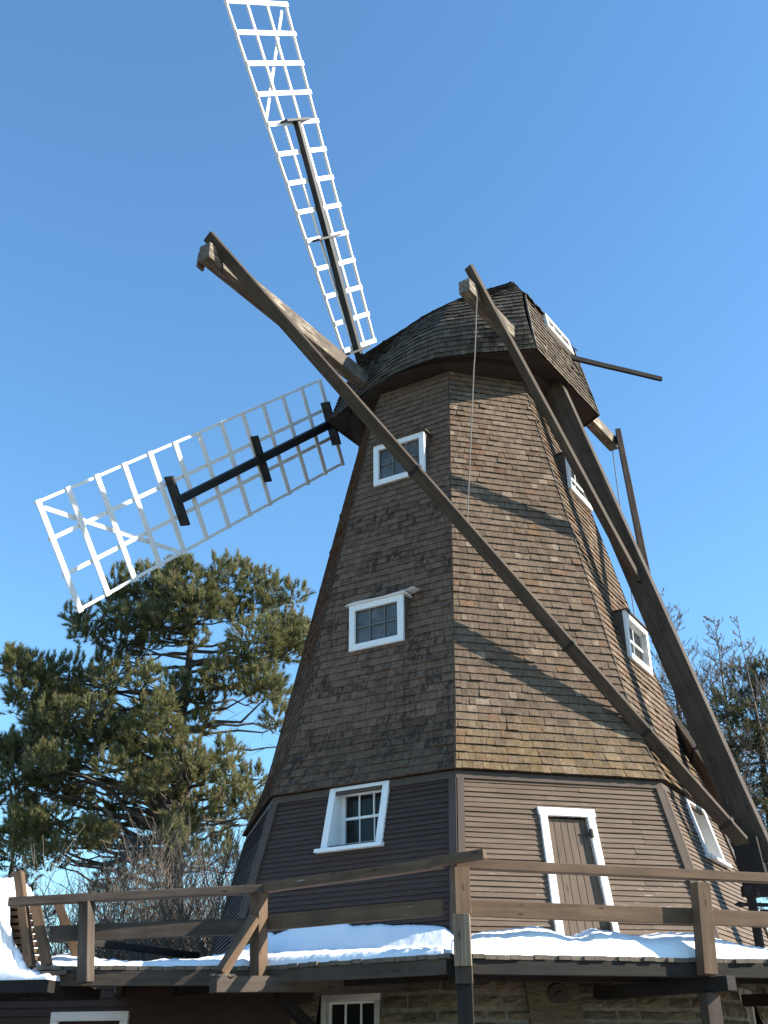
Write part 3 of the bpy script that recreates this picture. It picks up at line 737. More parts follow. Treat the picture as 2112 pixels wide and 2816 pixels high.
# ------------------------------------------------------------------ tail structure
foot = PC(5.07, 0.1, -0.95)
mb = MB(); mb.beam(PC(-1.16, 7.15, 9.42), PC(-1.16, -7.0, 9.42), 0.27, 0.36, seg=10, warp=0.003)
mb.build('long_crossbeam', M['old_timber'], mill, bevel=0.02)
mb = MB(); mb.beam(PC(2.30, 3.56, 9.42), PC(2.28, -3.66, 9.42), 0.25, 0.30, seg=6, warp=0.003)
mb.build('short_crossbeam', M['old_timber'], mill, bevel=0.02)
def brace(p0, p1, wd, ht, name, up=(0, 0, 1), straps=(), mat='timber', warp=.002):
    mb = MB(); mb.beam(p0, p1, wd, ht, up=up, seg=10, warp=warp)
    o = mb.build(name, M[mat], mill, bevel=0.012)
    d = (p1 - p0).normalized()
    for q in straps:
        c = p0.lerp(p1, q); m2 = MB(); m2.beam(c - d * .03, c + d * .03, wd + .025, ht + .025, up=up)
        sd = d.cross(Vector(up)).normalized(); uu = sd.cross(d)
        m2.beam(c + uu * ht * .5, c + uu * (ht * .5 + .06), .03, .03, up=d)
        m2.build('iron_strap', M['iron'], o)
    return o
LBN = PC(-1.0, 7.28, 9.62) ; LBF = PC(-1.0, -7.0, 9.62)
dn = (PC(-1.1, 7.05, 9.75) - PC(3.85, 1.49, 1.10)).normalized()
pn0 = PC(-1.1, 7.05, 9.75) + dn * 0.1; pn1 = PC(3.85, 1.49, 1.10) - dn * 2.78
brace(pn0, pn1, 0.23, 0.10, 'long_brace', up=(.316, .77, .52), warp=.002, straps=(0.42, 0.70, 0.83, 0.96))
brace(PC(-1.23, -6.98, 9.42) + Vector((dn.dot(DX) * DX - dn.dot(EX) * EX + Vector((0, 0, dn.z)))) * .35, PC(5.05, -0.1, -0.85), 0.12, 0.30, 'long_brace', straps=(0.55, 0.82))
ds = (PC(2.36, 3.44, 9.95) - PC(3.46, 0.75, 5.26)).normalized()
ps0 = PC(2.36, 3.44, 9.95); ps1 = PC(3.80, -0.05, 3.85)
brace(ps0, ps1, 0.18, 0.10, 'short_brace', up=(.62, .62, .60), straps=(0.97,))
brace(PC(2.42, -3.68, 9.75), PC(3.92, -0.05, 3.95), 0.13, 0.22, 'short_brace')
mb = MB(); mb.beam(PC(2.24, 0, 9.8), PC(5.18, 0, -1.15), 0.22, 0.38, up=DX, w1=0.26, h1=0.46, seg=10, warp=0.006)
tp = mb.build('tail_pole', M['timber'], mill, bevel=0.015)
# wedges that lock the braces at the beam ends
mb = MB(); mb.beam(PC(-1.36, 7.0, 9.55), PC(-1.36, 7.02, 9.2), 0.05, 0.16, up=EX); mb.build('wedge', M['old_timber'], mill)
mb = MB(); mb.tube([PC(-1.0, 6.8, 9.25), PC(-1.0, 6.8, 9.05)], [.012, .012]); mb.build('bolt', M['iron'], mill); mb = MB(); mb.tube([PC(2.3, 3.25, 9.5), PC(2.3, 3.25, 9.74)], [.015, .012]); mb.build('bolt', M['iron'], mill)
# ropes
mb = MB(); a = PC(2.36, 3.35, 9.27); bq = PC(2.05, 3.45, 4.35)
a = Vector((-0.0, 0, 0)) + PC(2.42, 3.28, 9.27)
mb.tube([a, a.lerp(bq, .3) + Vector((.008, 0, 0)), a.lerp(bq, .31), bq], [0.011] * 4, n=6); mb.build('rope', M['rope'], mill)
mb = MB(); a = PC(2.36, -3.3, 9.27); mb.tube([a, a + Vector((0.02, -0.02, -4.6))], [0.011, 0.011], n=6); mb.build('rope', M['rope'], mill)
# spar end sticking out behind the cap
mb = MB(); mb.beam(Vector((2.32, -0.49, 10.29)), Vector((4.69, 0.3, 9.88)), 0.07, 0.115, h1=.095, seg=6, warp=.004); mb.build('broken_spar', M['dark_timber'], mill)
# winch at the foot of the tail pole
mb = MB()
mb.beam(PC(5.0, 0.12, -0.8), PC(5.08, 0.10, -1.66), 0.3, 0.4, up=DX)
mb.beam(PC(4.85, 0.24, -1.58), PC(5.9, -0.45, -1.6), 0.2, 0.16)
mb.beam(PC(4.95, 0.18, -1.55), PC(4.97, 0.17, ZD), 0.12, 0.12, up=DX)
mb.beam(PC(5.42, -0.16, -0.78), PC(5.45, -0.16, ZD), 0.24, 0.3, up=DX)
win = mb.build('winch', M['dark_timber'], mill, bevel=.012)
mb = MB(); mb.tube([PC(4.72, 0.34, -1.78), PC(4.8, .29, -1.78), PC(4.85, 0.26, -1.78), PC(5.5, -0.2, -1.8)], [.01, .05, .03, .03], n=8); mb.build('spindle', M['iron'], win)
mb = MB(); mb.tube([PC(5.05, 0.12, -1.98), PC(5.6, -0.28, -2.0)], [.13, .13], n=12); mb.build('drum', M['dark_timber'], win)

# ------------------------------------------------------------------ sails
SAIL = {
 'U': dict(tl=(-4.393, -5.413, 17.158), tr=(-3.445, -3.855, 18.913), br=(-2.104, 1.396, 12.581), bl=(-2.712, 0.359, 11.562),
           st=(-3.344, -2.911, 15.978), sb=(-2.442, 0.62, 11.722), n=(0.907, -0.397, -0.137), d=(-0.176, -0.657, 0.733)),
 'L': dict(tl=(-6.945, -3.22, 3.556), tr=(-7.325, -4.685, 5.071), br=(-3.241, 0.039, 10.518), bl=(-2.919, 1.404, 8.991),
           st=(-5.59, -2.333, 6.198), sb=(-3.043, 0.592, 9.638), n=(0.853, -0.465, -0.236), d=(-0.492, -0.567, -0.661))}
HUB = Vector((-2.15, 1.66, 10.86))
for key, label in (('U', 'white lattice sail rising high above the cap'), ('L', 'white lattice sail reaching down to the left')):
    g = {k: Vector(v) for k, v in SAIL[key].items()}; n = g['n'].normalized(); d = g['d'].normalized()
    def sp(q, s):       # q: 0 hub end .. 1 tip, s: 0 (bl side) .. 1 (br side)
        return g['bl'].lerp(g['tl'], q).lerp(g['br'].lerp(g['tr'], q), s)
    mb = MB()
    for j in range(13):
        q = j / 12; a = sp(q, -0.018 + rnd.uniform(-.006, .006)); bq = sp(q, 1.018 + rnd.uniform(-.006, .006))
        mb.beam(a + n * .03, bq + n * .03, 0.112, 0.03, up=n, seg=4, warp=.003)
    for s in (0.0, 1 / 3, 2 / 3, 1.0):
        mb.beam(sp(-0.005, s) - n * .02, sp(1.006, s) - n * .02, 0.078 if 0 < s < 1 else 0.055, 0.045 if 0 < s < 1 else 0.065, up=n, seg=6, warp=.003)
    mb.beam(sp(0.985, 0.93) - n * .062, sp(8.1 / 12, 0.02) - n * .062, 0.085, 0.025, up=n)
    so = mb.build('sail', M['white'], mill, bevel=.004); so['label'] = label
    top = g['st']; hub = top + (g['sb'] - top) * 1.28
    mb = MB(); sh = (g['br'] - g['bl']).normalized() * (.07 if key == 'U' else 0); mb.beam(hub + sh, top + sh + (top - g['sb']).normalized() * .05, 0.16 if key == 'U' else .19, 0.18, up=n, w1=.13 if key == 'U' else .16, h1=.14, seg=4); mb.build('stock', M['spar'], so, bevel=.01)
    for q in (0.0, 4 / 12, 8 / 12):
        c = g['sb'].lerp(g['st'], q * 12 / 8)
        cc = sp(q, 0.5); a = sp(q, 0.0); bq = sp(q, 1.0); dd = (bq - a).normalized()
        m2 = MB(); m2.beam(c - dd * .53 + n * -.0 , c + dd * .53, 0.05, 0.26, up=n); m2.build('clamp_board', M['spar'], so)
mb = MB(); mb.beam(PC(-2.0, -0.5, 10.7), HUB - DX * .45, 0.55, 0.55); mb.build('windshaft', M['dark_timber'], mill)

# ------------------------------------------------------------------ gallery
RG = 6.89; APG = RG * C8
gal = thing('gallery', 'weathered brown timber gallery with railing around the mill, carrying snow', 'gallery', (0.17, -6.85, GROUND))
PL = Vector((-2.52, -5.86, 0)); PE = Vector((-5.25, -6.50, 0))
HW = APG * T8
mb = MB()
def plank(p0, p1, wd, z): mb.beam(Vector((p0.x, p0.y, z)), Vector((p1.x, p1.y, z)), wd, 0.05, up=(0, 0, 1))
for k in range(-4, 4):
    n, tg = fvec(k); u = -HW
    while u < HW - 0.02:
        wd = rnd.uniform(0.145, 0.17); um = u + wd / 2
        ap1 = APG + rnd.uniform(-.015, .03); ap0 = 4.3
        if k == -1 and um < -0.05: ap1 = APG
        if abs(um) < ap1 * T8: 
            ai = max(ap0, abs(um) / T8)
            if ap1 - ai > 0.05: plank(fpt(k, um, 0, ai), fpt(k, um, 0, ap1), wd - .008, ZD - .025 + rnd.uniform(-.006, .006))
        u += wd
# landing that leads off to the bank at left
dirB = (PE - PL).normalized(); nB = Vector((dirB.y, -dirB.x, 0)); nB = nB if nB.y > 0 else -nB
L = (PE - PL).length; q = 0.0
while q < L:
    wd = rnd.uniform(0.145, 0.17); p = PL + dirB * (q + wd / 2)
    plank(p + nB * rnd.uniform(-.03, .015), p + nB * 1.7, wd - .008, ZD - .03 + rnd.uniform(-.006, .006)); q += wd
mb.build('decking', M['deck'], gal)
mbA = MB(); mbB = MB()
for k in range(-4, 4):
    n, tg = fvec(k); a = APG - 0.06; h = a * T8
    if k == -1:
        mbB.beam(fpt(k, 0.03, ZD - .135, a), fpt(k, h, ZD - .135, a), 0.09, 0.17)
    else:
        (mbA if k >= 0 else mbB).beam(fpt(k, -h, ZD - .135, a), fpt(k, h, ZD - .135, a), 0.09, 0.17)
    (mbA).beam(fpt(k, -h * .9, ZD - .14, a - .9), fpt(k, h * .9, ZD - .14, a - .9), 0.09, 0.17)
mbB.beam(PL + Vector((.05, .05, ZD - .15)), PE + Vector((0, .06, ZD - .15)), 0.09, 0.18)
mbA.build('fascia_beam', M['dark_timber'], gal, bevel=.006); mbB.build('fascia_beam', M['rail_grey'], gal, bevel=.006)
# posts
def post(k, u, ap, z0, z1, sz=.17, mat='rail', rot=None, name='post'):
    n, tg = fvec(k); c = fpt(k, u, 0, ap); mb = MB()
    mb.beam(c + Vector((0, 0, z0)), c + tg * .07 + Vector((0, 0, z1)), sz, sz, up=n if rot is None else rot); return mb.build(name, M[mat], gal, bevel=.008)
dC0 = Vector((0.02, -1, 0))
c0 = Vector((0.19, -6.9, 0))
mb = MB(); mb.beam(c0 + Vector((0, 0, -2.375)), c0 + Vector((0, 0, -1.835)), .2, .16, up=Vector((.38, -.92, 0))); mb.build('post', M['rail'], gal, bevel=.008)
mb = MB(); mb.beam(c0 + Vector((0, -.025, -2.945)), c0 + Vector((0, -.025, -2.37)), .2, .17, up=Vector((.02, -1, 0))); mb.build('post_casing', M['bare_wood'], gal, bevel=.006)
mb = MB(); mb.beam(c0 + Vector((0, .03, -3.13)), c0 + Vector((0, .03, -2.95)), .2, .2, up=Vector((.02, -1, 0))); mb.build('post_block', M['rail_grey'], gal, bevel=.006)
mb = MB(); mb.beam(c0 + Vector((0, .08, GROUND)), c0 + Vector((0, .08, -3.13)), .18, .18, up=Vector((.02, -1, 0))); mb.build('support_post', M['dark_timber'], gal, bevel=.006)
post(0, 0.78 - 0.07, APG + 0.07, -3.0, -1.915, .19)
post(0, HW - .02, APG + .04, -3.0, -1.915, .19); post(1, 0.7, APG + .07, -3.0, -1.915, .19); post(2, 0.0, APG + .07, -3.0, -1.915, .19)
lpost = PL + Vector((-.02, -.02, 0))
mb = MB(); mb.beam(lpost + Vector((0, 0, -2.985)), lpost + Vector((-.05, 0, -1.91)), .17, .17, up=Vector((-.5, -.86, 0))); mb.build('post', M['rail'], gal, bevel=.008)
l2 = Vector((-4.66, -6.46, 0))
mb = MB(); mb.beam(l2 + Vector((0.02, 0, -3.01)), l2 + Vector((-.09, 0, -2.04)), .16, .15, up=Vector((-.3, -.95, 0))); mb.build('post', M['rail_grey'], gal, bevel=.008)
# rails
nk0, tk0 = fvec(0); nkm, tkm = fvec(-1)
def rail(p0, p1, wd, ht, mat, name): 
    mb = MB(); mb.beam(p0, p1, wd, ht, seg=6, warp=.004); return mb.build(name, M[mat], gal, bevel=.008)
z1_ = Vector((0, 0, 1))
e0 = fpt(0, -HW + .12, -1.775, APG + .03); e1 = fpt(0, HW + .1, -1.83, APG + .03)
rail(e0, e1, .16, .115, 'rail', 'top_rail')
rail(fpt(1, -HW, -1.83, APG + .03), fpt(1, HW, -1.84, APG + .03), .16, .115, 'rail', 'top_rail'); rail(fpt(2, -HW, -1.84, APG + .03), fpt(2, HW, -1.84, APG + .03), .16, .115, 'rail', 'top_rail')
rail(lpost + Vector((0.03, .02, -1.845)), fpt(-1, HW - .02, -1.765, APG + .0), .15, .115, 'rail', 'top_rail')
rail(fpt(-1, HW - .12, -1.77, APG + .13), fpt(-1, HW + .62, -1.735, APG + .13), .1, .115, 'rail', 'rail_splice')
rail(fpt(0, -HW + .08, -2.275, APG - .04), fpt(0, HW, -2.33, APG - .04), .05, .195, 'rail', 'mid_rail')
rail(fpt(1, -HW, -2.33, APG - .04), fpt(1, HW, -2.33, APG - .04), .05, .18, 'rail', 'mid_rail'); rail(fpt(2, -HW, -2.33, APG - .04), fpt(2, HW, -2.33, APG - .04), .05, .18, 'rail', 'mid_rail')
rail(lpost + Vector((.06, .08, -2.28)), fpt(-1, HW - .06, -2.27, APG - .03), .05, .19, 'rail', 'mid_rail')
rail(lpost + Vector((-.0, .0, -1.86)), Vector((-5.7, -6.72, -2.05)), .15, .11, 'rail_grey', 'top_rail')
rail(lpost + Vector((-.02, .1, -2.3)), Vector((-5.22, -6.44, -2.42)), .05, .2, 'rail_grey', 'mid_rail')
rail(Vector((-5.72, -5.3, -2.34)), Vector((-4.5, -2.3, -2.34)), .06, .1, 'dark_timber', 'far_rail')
# raking brace and the bracket beams that carry the floor
bl0 = lpost + Vector((-.36, -.50, -2.93)); bl1 = lpost + Vector((-.06, -.12, -2.23))
mb = MB(); mb.beam(bl0, bl1, .12, .13, up=Vector((-.5, -.86, 0))); mb.build('raking_brace', M['rail'], gal, bevel=.008)
def joist(p0, p1, mat, wd=.17, ht=.16): 
    mb = MB(); mb.beam(p0, p1, wd, ht); return mb.build('bracket_beam', M[mat], gal, bevel=.006)
joist(fpt(-1, 1.0, -2.955, 4.3), lpost + Vector((-.42, -.62, -3.06)), 'rail_grey', .2, .19)
mb = MB(); mb.beam(lpost + Vector((-.30, -.62, -2.955)), lpost + Vector((-.36, -.46, -2.955)), .3, .03); mb.build('foot_block', M['old_timber'], gal)
joist(fpt(0, 0.02, -3.1, 4.2), fpt(0, 0.95, -3.1, APG + .2), 'dark_timber', .17, .17)
joist(fpt(1, 0.0, -3.1, 4.2), fpt(1, 0.7, -3.1, APG + .2), 'dark_timber', .17, .17)
mb = MB(); c = fpt(0, .8, 0, APG - .12); mb.beam(c + Vector((0, 0, GROUND)), c + Vector((0, 0, -3.19)), .19, .19, up=nk0); mb.build('support_post', M['rail_grey'], gal, bevel=.006)
mb = MB(); mb.beam(Vector((-2.45, -5.2, -3.1)), Vector((-1.75, -4.05, -3.9)), .11, .13); mb.build('strut', M['dark_timber'], gal)
# loose beam end and small ladder bracket under the landing
mb = MB(); mb.beam(Vector((-5.64, -6.60, -3.0)), Vector((-5.02, -6.46, -2.99)), .2, .15); mb.build('beam_end', M['rail'], gal, bevel=.008)
mb = MB(); mb.beam(Vector((-5.2, -6.52, -2.90)), Vector((-4.9, -6.46, -2.885)), .12, .05); mb.build('board_end', M['rail_grey'], gal)
mb = MB()
for dx in (0, .24): mb.beam(Vector((-5.42 + dx, -6.46, -3.2)), Vector((-5.42 + dx, -6.46, -3.08)), .04, .1, up=Vector((1, 0, 0)))
for dz in (0, .05): mb.beam(Vector((-5.42, -6.46, -3.18 + dz)), Vector((-5.18, -6.46, -3.17 + dz)), .08, .012)
mb.build('small_rack', M['dark_timber'], gal)

# ------------------------------------------------------------------ leaning stair at the far left, half buried in snow
st = thing('stair', 'steep plank stair with leaning posts, half buried in snow at the left edge', 'stair', (-5.5, -6.4, GROUND))
mb = MB(); mb.beam(Vector((-5.42, -6.43, -2.82)), Vector((-5.86, -6.25, -1.60)), .11, .12, up=Vector((0, -1, 0))); mb.build('stringer_post', M['rail'], st, bevel=.006)
mb = MB(); mb.beam(Vector((-5.20, -6.42, -2.8)), Vector((-5.55, -6.3, -1.98)), .14, .07, up=Vector((.3, -.9, 0))); mb.build('leaning_board', M['rail'], st, bevel=.006)
mb = MB(); mb.beam(Vector((-4.95, -5.9, -2.8)), Vector((-5.4, -5.95, -1.93)), .12, .1, up=Vector((.3, -.9, 0))); mb.build('leaning_board', M['rail'], st, bevel=.006)
mb = MB()
for j in range(9):
    z = -2.66 + j * .088; x = -5.60 - j * .03; mb = MB()
    mb.beam(Vector((x - .35, -6.0, z)), Vector((x + .05, -6.05, z)), .5, .055); mb.build('tread', M['rail'], st)

# ------------------------------------------------------------------ annex below the landing
an = thing('shed', 'dark brown clapboard shed under the gallery with a white-framed door', 'shed', (-5.4, -3.9, GROUND))
mb = MB(); z = GROUND; an_top = -2.865
while z < an_top - .02:
    z1 = min(z + .115, an_top); cc = Vector((0.055, 0.036, 0.030)) * rnd.uniform(.9, 1.1)
    segs = [(-9.2, -2.2)]
    if z < -3.33: segs = [(-9.2, -6.02), (-5.1, -2.2)]
    for a, bq in segs:
        mb.quad(Vector((a, -3.93, z)), Vector((bq, -3.93, z)), Vector((bq, -3.905, z1 + .01)), Vector((a, -3.905, z1 + .01)), col=tuple(cc), bcs=[(a, z, 0), (bq, z, 0), (bq, z1, 0), (a, z1, 0)])
        mb.quad(Vector((a, -3.9, z)), Vector((bq, -3.9, z)), Vector((bq, -3.93, z)), Vector((a, -3.93, z)), col=tuple(cc * .7))
    z = z1
for x in (-9.2, -2.2): mb.quad(Vector((x, -3.9, GROUND)), Vector((x, -1.0, GROUND)), Vector((x, -1.0, an_top)), Vector((x, -3.9, an_top)), col=(.05, .035, .03))
mb.quad(Vector((-9.2, -1, GROUND)), Vector((-2.2, -1, GROUND)), Vector((-2.2, -1, an_top)), Vector((-9.2, -1, an_top)), col=(.05, .035, .03))
mb.quad(Vector((-9.2, -3.95, an_top)), Vector((-2.2, -3.95, an_top)), Vector((-2.2, -1, an_top)), Vector((-9.2, -1, an_top)), col=(.05, .04, .035))
mb.build('wall', M['clapboard'], an)
mb = MB()
mb.beam(Vector((-6.16, -3.95, -3.285)), Vector((-4.97, -3.95, -3.285)), .08, .125); mb.beam(Vector((-6.1, -3.95, GROUND)), Vector((-6.1, -3.95, -3.35)), .12, .075, up=(0, -1, 0)); mb.beam(Vector((-5.03, -3.95, GROUND)), Vector((-5.03, -3.95, -3.35)), .12, .075, up=(0, -1, 0))
mb.build('door_frame', M['white'], an, bevel=.005)
mb = MB(); mb.quad(Vector((-6.1, -3.88, GROUND)), Vector((-5.0, -3.88, GROUND)), Vector((-5.0, -3.88, -3.3)), Vector((-6.1, -3.88, -3.3)), col=(.05, .025, .024)); mb.build('door', M['clapboard'], an)

# ------------------------------------------------------------------ snow on the gallery, on the bank and on the ground
def fbm(x, y, s): return noise.fractal(Vector((x * s, y * s, 3.7)), 0.6, 2.1, 4)
def snow_patch(name, label, nu, nw, pt, hf):
    mb = MB()
    P = []
    for j in range(nw + 1):
        for i in range(nu + 1):
            q, wq = i / nu, j / nw; p = pt(q, wq); h = hf(q, wq, p)
            P.append(Vector((p.x, p.y, p.z + max(h, -0.04))))
    i0 = mb.pts(P)
    for j in range(nw):
        for i in range(nu):
            a = i0 + j * (nu + 1) + i; mb.face((a, a + 1, a + nu + 2, a + nu + 1))
    # skirt and underside, so that the drift is solid
    ring = [i for i in range(nu + 1)] + [j * (nu + 1) + nu for j in range(1, nw + 1)] + [nw * (nu + 1) + i for i in range(nu - 1, -1, -1)] + [j * (nu + 1) for j in range(nw - 1, 0, -1)]
    lo = mb.pts([Vector((P[r].x, P[r].y, min(P[r].z - .01, ZD + .004))) for r in ring])
    for q in range(len(ring)):
        mb.face((i0 + ring[q], lo + q, lo + (q + 1) % len(ring), i0 + ring[(q + 1) % len(ring)]))
    o = mb.build(name, M['snow'], None, smooth=True); return tag(o, label, 'snow')
apW = lambda z: Rlo(z) * C8
K0U = [-2.7, -2.3, -1.97, -1.81, -1.54, -1.45, -1.42, -1.08, -.92, -.77, -.59, -.54, -.43, -.08, .14, .35, .69, .96, 1.18, 1.4, 1.62, 1.7, 1.8, 2.05, 2.34, 2.8]
K0H = [.12, .2, .301, .342, .366, .367, .42, .425, .33, .304, .317, .425, .425, .336, .311, .372, .388, .354, .28, .23, .19, .17, .219, .192, .165, .15]
def pt0(q, wq):
    ap = APG - .03 - wq * (APG - .03 - apW(-2.6)); hw = ap * T8 * 0.985
    return fpt(0, (2 * q - 1) * hw, ZD, ap)
_k = np.array([1, 4, 6, 4, 1]) / 16; _uu = np.linspace(-2.8, 2.8, 113); _hh = np.interp(_uu, K0U, K0H)
for _ in range(2): _hh = np.convolve(np.pad(_hh, 2, 'edge'), _k, 'valid')
K0U, K0H = _uu, _hh
def edge_ramp(wq): return float(np.interp(wq, [0, .03, .1, .2, .34, .6, 1], [.1, .32, .62, .84, .93, .92, .8]))
def h0(q, wq, p):
    u = (2 * q - 1) * (APG - .65 * (APG - 4.71)) * T8
    h = float(np.interp(u, K0U, K0H)) * edge_ramp(wq)
    h += .01 * fbm(p.x, p.y, 2.2) * min(1, wq * 5) + .02 * fbm(p.x + 7, p.y, 6)
    e = .05 * fbm(u, 1.3, 2.3) + .04
    if wq < .08: h = h * (wq / .08) ** .5 - (.02 if wq == 0 else 0) + (e if wq > 0 else 0) * .4
    return h
snow_patch('snow_drift', 'sunlit lumpy snow drift on the gallery in front of the door', 220, 40, pt0, h0)
KMU = [-3.0, -2.6, -2.2, -1.7, -1.54, -1.34, -1.26, -.83, -.34, .16, .29, .76, 1.48, 1.95, 2.12, 2.25, 2.8]
KMH = [.1, .16, .28, .428, .492, .533, .49, .585, .578, .567, .525, .515, .478, .43, .326, .26, .15]
def ptm(q, wq):
    ap = APG - .03 - wq * (APG - .03 - apW(-2.4)); 
    lo = -ap * T8 * .98; hi = ap * T8 * .975
    return fpt(-1, lo + (hi - lo) * q, ZD, ap)
def hm(q, wq, p):
    _, tg = fvec(-1); u = p.dot(tg) / ((APG - wq * 1.65) / (APG - .65 * 1.65))
    r = float(np.interp(wq, [0, .05, .3, .78, .97, 1], [.08, .2, .31, .52, 1.16, 1.16]))
    h = float(np.interp(u, KMU, KMH)) * r
    h += .015 * fbm(p.x, p.y, 2.5) * min(1, wq * 4) + .016 * fbm(p.x + 7, p.y, 10) * (1.3 if wq < .3 else .35)
    if wq < .06: h = h * (wq / .06) ** .5 - (.02 if wq == 0 else 0)
    return h
snow_patch('snow_drift', 'snow drift on the shaded left side of the gallery, rising to the wall', 220, 40, ptm, hm)
def pt1(q, wq):
    ap = APG - .1 - wq * (APG - .1 - apW(-2.7)); hw = ap * T8 * .98
    return fpt(1, (2 * q - 1) * hw, ZD, ap)
snow_patch('snow_drift', 'thin flat snow on the gallery at the right edge', 90, 20, pt1, lambda q, wq, p: .05 + .07 * (1 - wq) * max(0, 1 - q * 3) + .035 * fbm(p.x, p.y, 3) - (.05 if wq == 0 else 0))
def ptl(q, wq):
    p = PE + dirB * -.0 + (PL - PE) * q * 1.0; return Vector((p.x, p.y, ZD)) + nB * (.08 + 1.5 * wq)
snow_patch('snow_drift', 'low white snow along the landing that leads to the bank', 120, 24, ptl,
           lambda q, wq, p: .055 + (.12 * wq) + .34 * q ** 5 * wq + .1 * math.exp(-((q - .08) / .1) ** 2) * min(1, wq * 3) + .03 * fbm(p.x, p.y, 3) - (.06 if wq == 0 else 0))
# heap left of the landing, resting on its own dark platform
mb = MB(); nu, nw = 110, 60; P = []
for j in range(nw + 1):
    for i in range(nu + 1):
        x = -9.2 + 4.2 * i / nu; y = -6.78 + 1.7 * j / nw
        dx = x + 5.85 + .10 * fbm(y, 2, 2.0) + .09 * fbm(x, y, 4)
        zz = float(np.interp(dx, [-.6, -.27, -.17, -.08, .04, .2, .33, .46, .62], [-1.55, -1.68, -1.82, -2.12, -2.5, -2.72, -2.84, -2.9, -2.97]))
        ed = min(1, (y + 6.78) / .12) ** .5 * min(1, (-5.08 - y) / .25)
        zz = -2.97 + (zz + 2.97 + .07 * fbm(x, y, 1.6) + .045 * fbm(x, y, 5)) * (.25 + .75 * ed)
        P.append(Vector((x, y, zz)))
i0 = mb.pts(P)
for j in range(nw):
    for i in range(nu):
        a = i0 + j * (nu + 1) + i; mb.face((a, a + 1, a + nu + 2, a + nu + 1))
ring = [i for i in range(nu + 1)] + [j * (nu + 1) + nu for j in range(1, nw + 1)] + [nw * (nu + 1) + i for i in range(nu - 1, -1, -1)] + [j * (nu + 1) for j in range(nw - 1, 0, -1)]
lo = mb.pts([Vector((P[r].x, P[r].y, -2.985)) for r in ring])
for q in range(len(ring)): mb.face((i0 + ring[q], lo + q, lo + (q + 1) % len(ring), i0 + ring[(q + 1) % len(ring)]))
tag(mb.build('snow_heap', M['snow'], None, smooth=True), 'tall white snow heap at the left edge beside the leaning posts', 'snow')
mb = MB(); mb.beam(Vector((-9.3, -5.9, -3.06)), Vector((-5.0, -5.9, -3.06)), 1.72, .14); mb.build('platform', M['dark_timber'], gal)
mb = MB(); G = 60; P = []
for j in range(G + 1):
    for i in range(G + 1):
        x = (i / G * 2 - 1); y = (j / G * 2 - 1); x = math.copysign(abs(x) ** 2.4, x) * 1600; y = math.copysign(abs(y) ** 2.4, y) * 1600
        P.append(Vector((x, y, GROUND - .02 + (.15 * fbm(x, y, .15) if abs(x) + abs(y) < 80 else 0) - .1)))
i0 = mb.pts(P)
for j in range(G):
    for i in range(G):
        a = i0 + j * (G + 1) + i; mb.face((a, a + 1, a + G + 2, a + G + 1))
struct(mb.build('ground', M['ground'], None, smooth=True))

# ------------------------------------------------------------------ trees
RH = Vector((.98996, .14134, 0)); FH = Vector((-.14134, .98996, 0))
def tuft_mesh(tufts, name, mat, parent, nn=22, tone_fn=None):
    """tufts: (position, direction, length); every tuft is a brush of needles"""
    rs = np.random.RandomState(11); nt_ = len(tufts)
    P = np.array([t_[0] for t_ in tufts], float); Dv = np.array([t_[1] for t_ in tufts], float); Ln = np.array([t_[2] for t_ in tufts], float)
    Dv /= np.linalg.norm(Dv, axis=1, keepdims=True)
    ref = np.where(np.abs(Dv[:, 2:3]) > .9, np.array([[1., 0, 0]]), np.array([[0, 0, 1.]]))
    A = np.cross(Dv, ref); A /= np.linalg.norm(A, axis=1, keepdims=True); B = np.cross(Dv, A)
    V = np.zeros((nt_, nn, 3, 3)); tone = np.zeros((nt_, nn))
    base_tone = np.array([t_[3] for t_ in tufts])
    for j in range(nn):
        ph = rs.uniform(0, 2 * np.pi, nt_); s = rs.uniform(0.0, 1.0, nt_); op = rs.uniform(.45, 1.05, nt_) * (1 - .45 * s)
        rad_d = A * np.cos(ph)[:, None] + B * np.sin(ph)[:, None]
        nd = Dv * np.cos(op)[:, None] + rad_d * np.sin(op)[:, None]
        b0 = P + Dv * (s * Ln * .75)[:, None]; ln = Ln * rs.uniform(.5, .8, nt_)
        sd = np.cross(nd, rs.normal(size=(nt_, 3))); sd /= np.linalg.norm(sd, axis=1, keepdims=True) + 1e-9
        wv = (Ln * .044)[:, None]
        V[:, j, 0] = b0 - sd * wv; V[:, j, 1] = b0 + sd * wv; V[:, j, 2] = b0 + nd * ln[:, None]
        tone[:, j] = np.clip(base_tone + rs.uniform(-.2, .2, nt_), 0, 1)
    nf = nt_ * nn
    root = parent
    while root is not None and root.parent is not None: root = root.parent
    off = np.array(root.location)
    me = bpy.data.meshes.new(name); me.vertices.add(nf * 3); me.vertices.foreach_set('co', (V.reshape(-1, 3) - off).astype(np.float32).ravel())
    me.loops.add(nf * 3); me.loops.foreach_set('vertex_index', np.arange(nf * 3, dtype=np.int32))
    me.polygons.add(nf); me.polygons.foreach_set('loop_start', np.arange(0, nf * 3, 3, dtype=np.int32)); me.polygons.foreach_set('loop_total', np.full(nf, 3, dtype=np.int32))
    at = me.attributes.new('tone', 'FLOAT', 'FACE'); at.data.foreach_set('value', tone.ravel().astype(np.float32))
    me.materials.append(mat); me.update(); me.validate()
    o = bpy.data.objects.new(name, me); COL.objects.link(o); o.parent = parent; ALL.append(o); return o
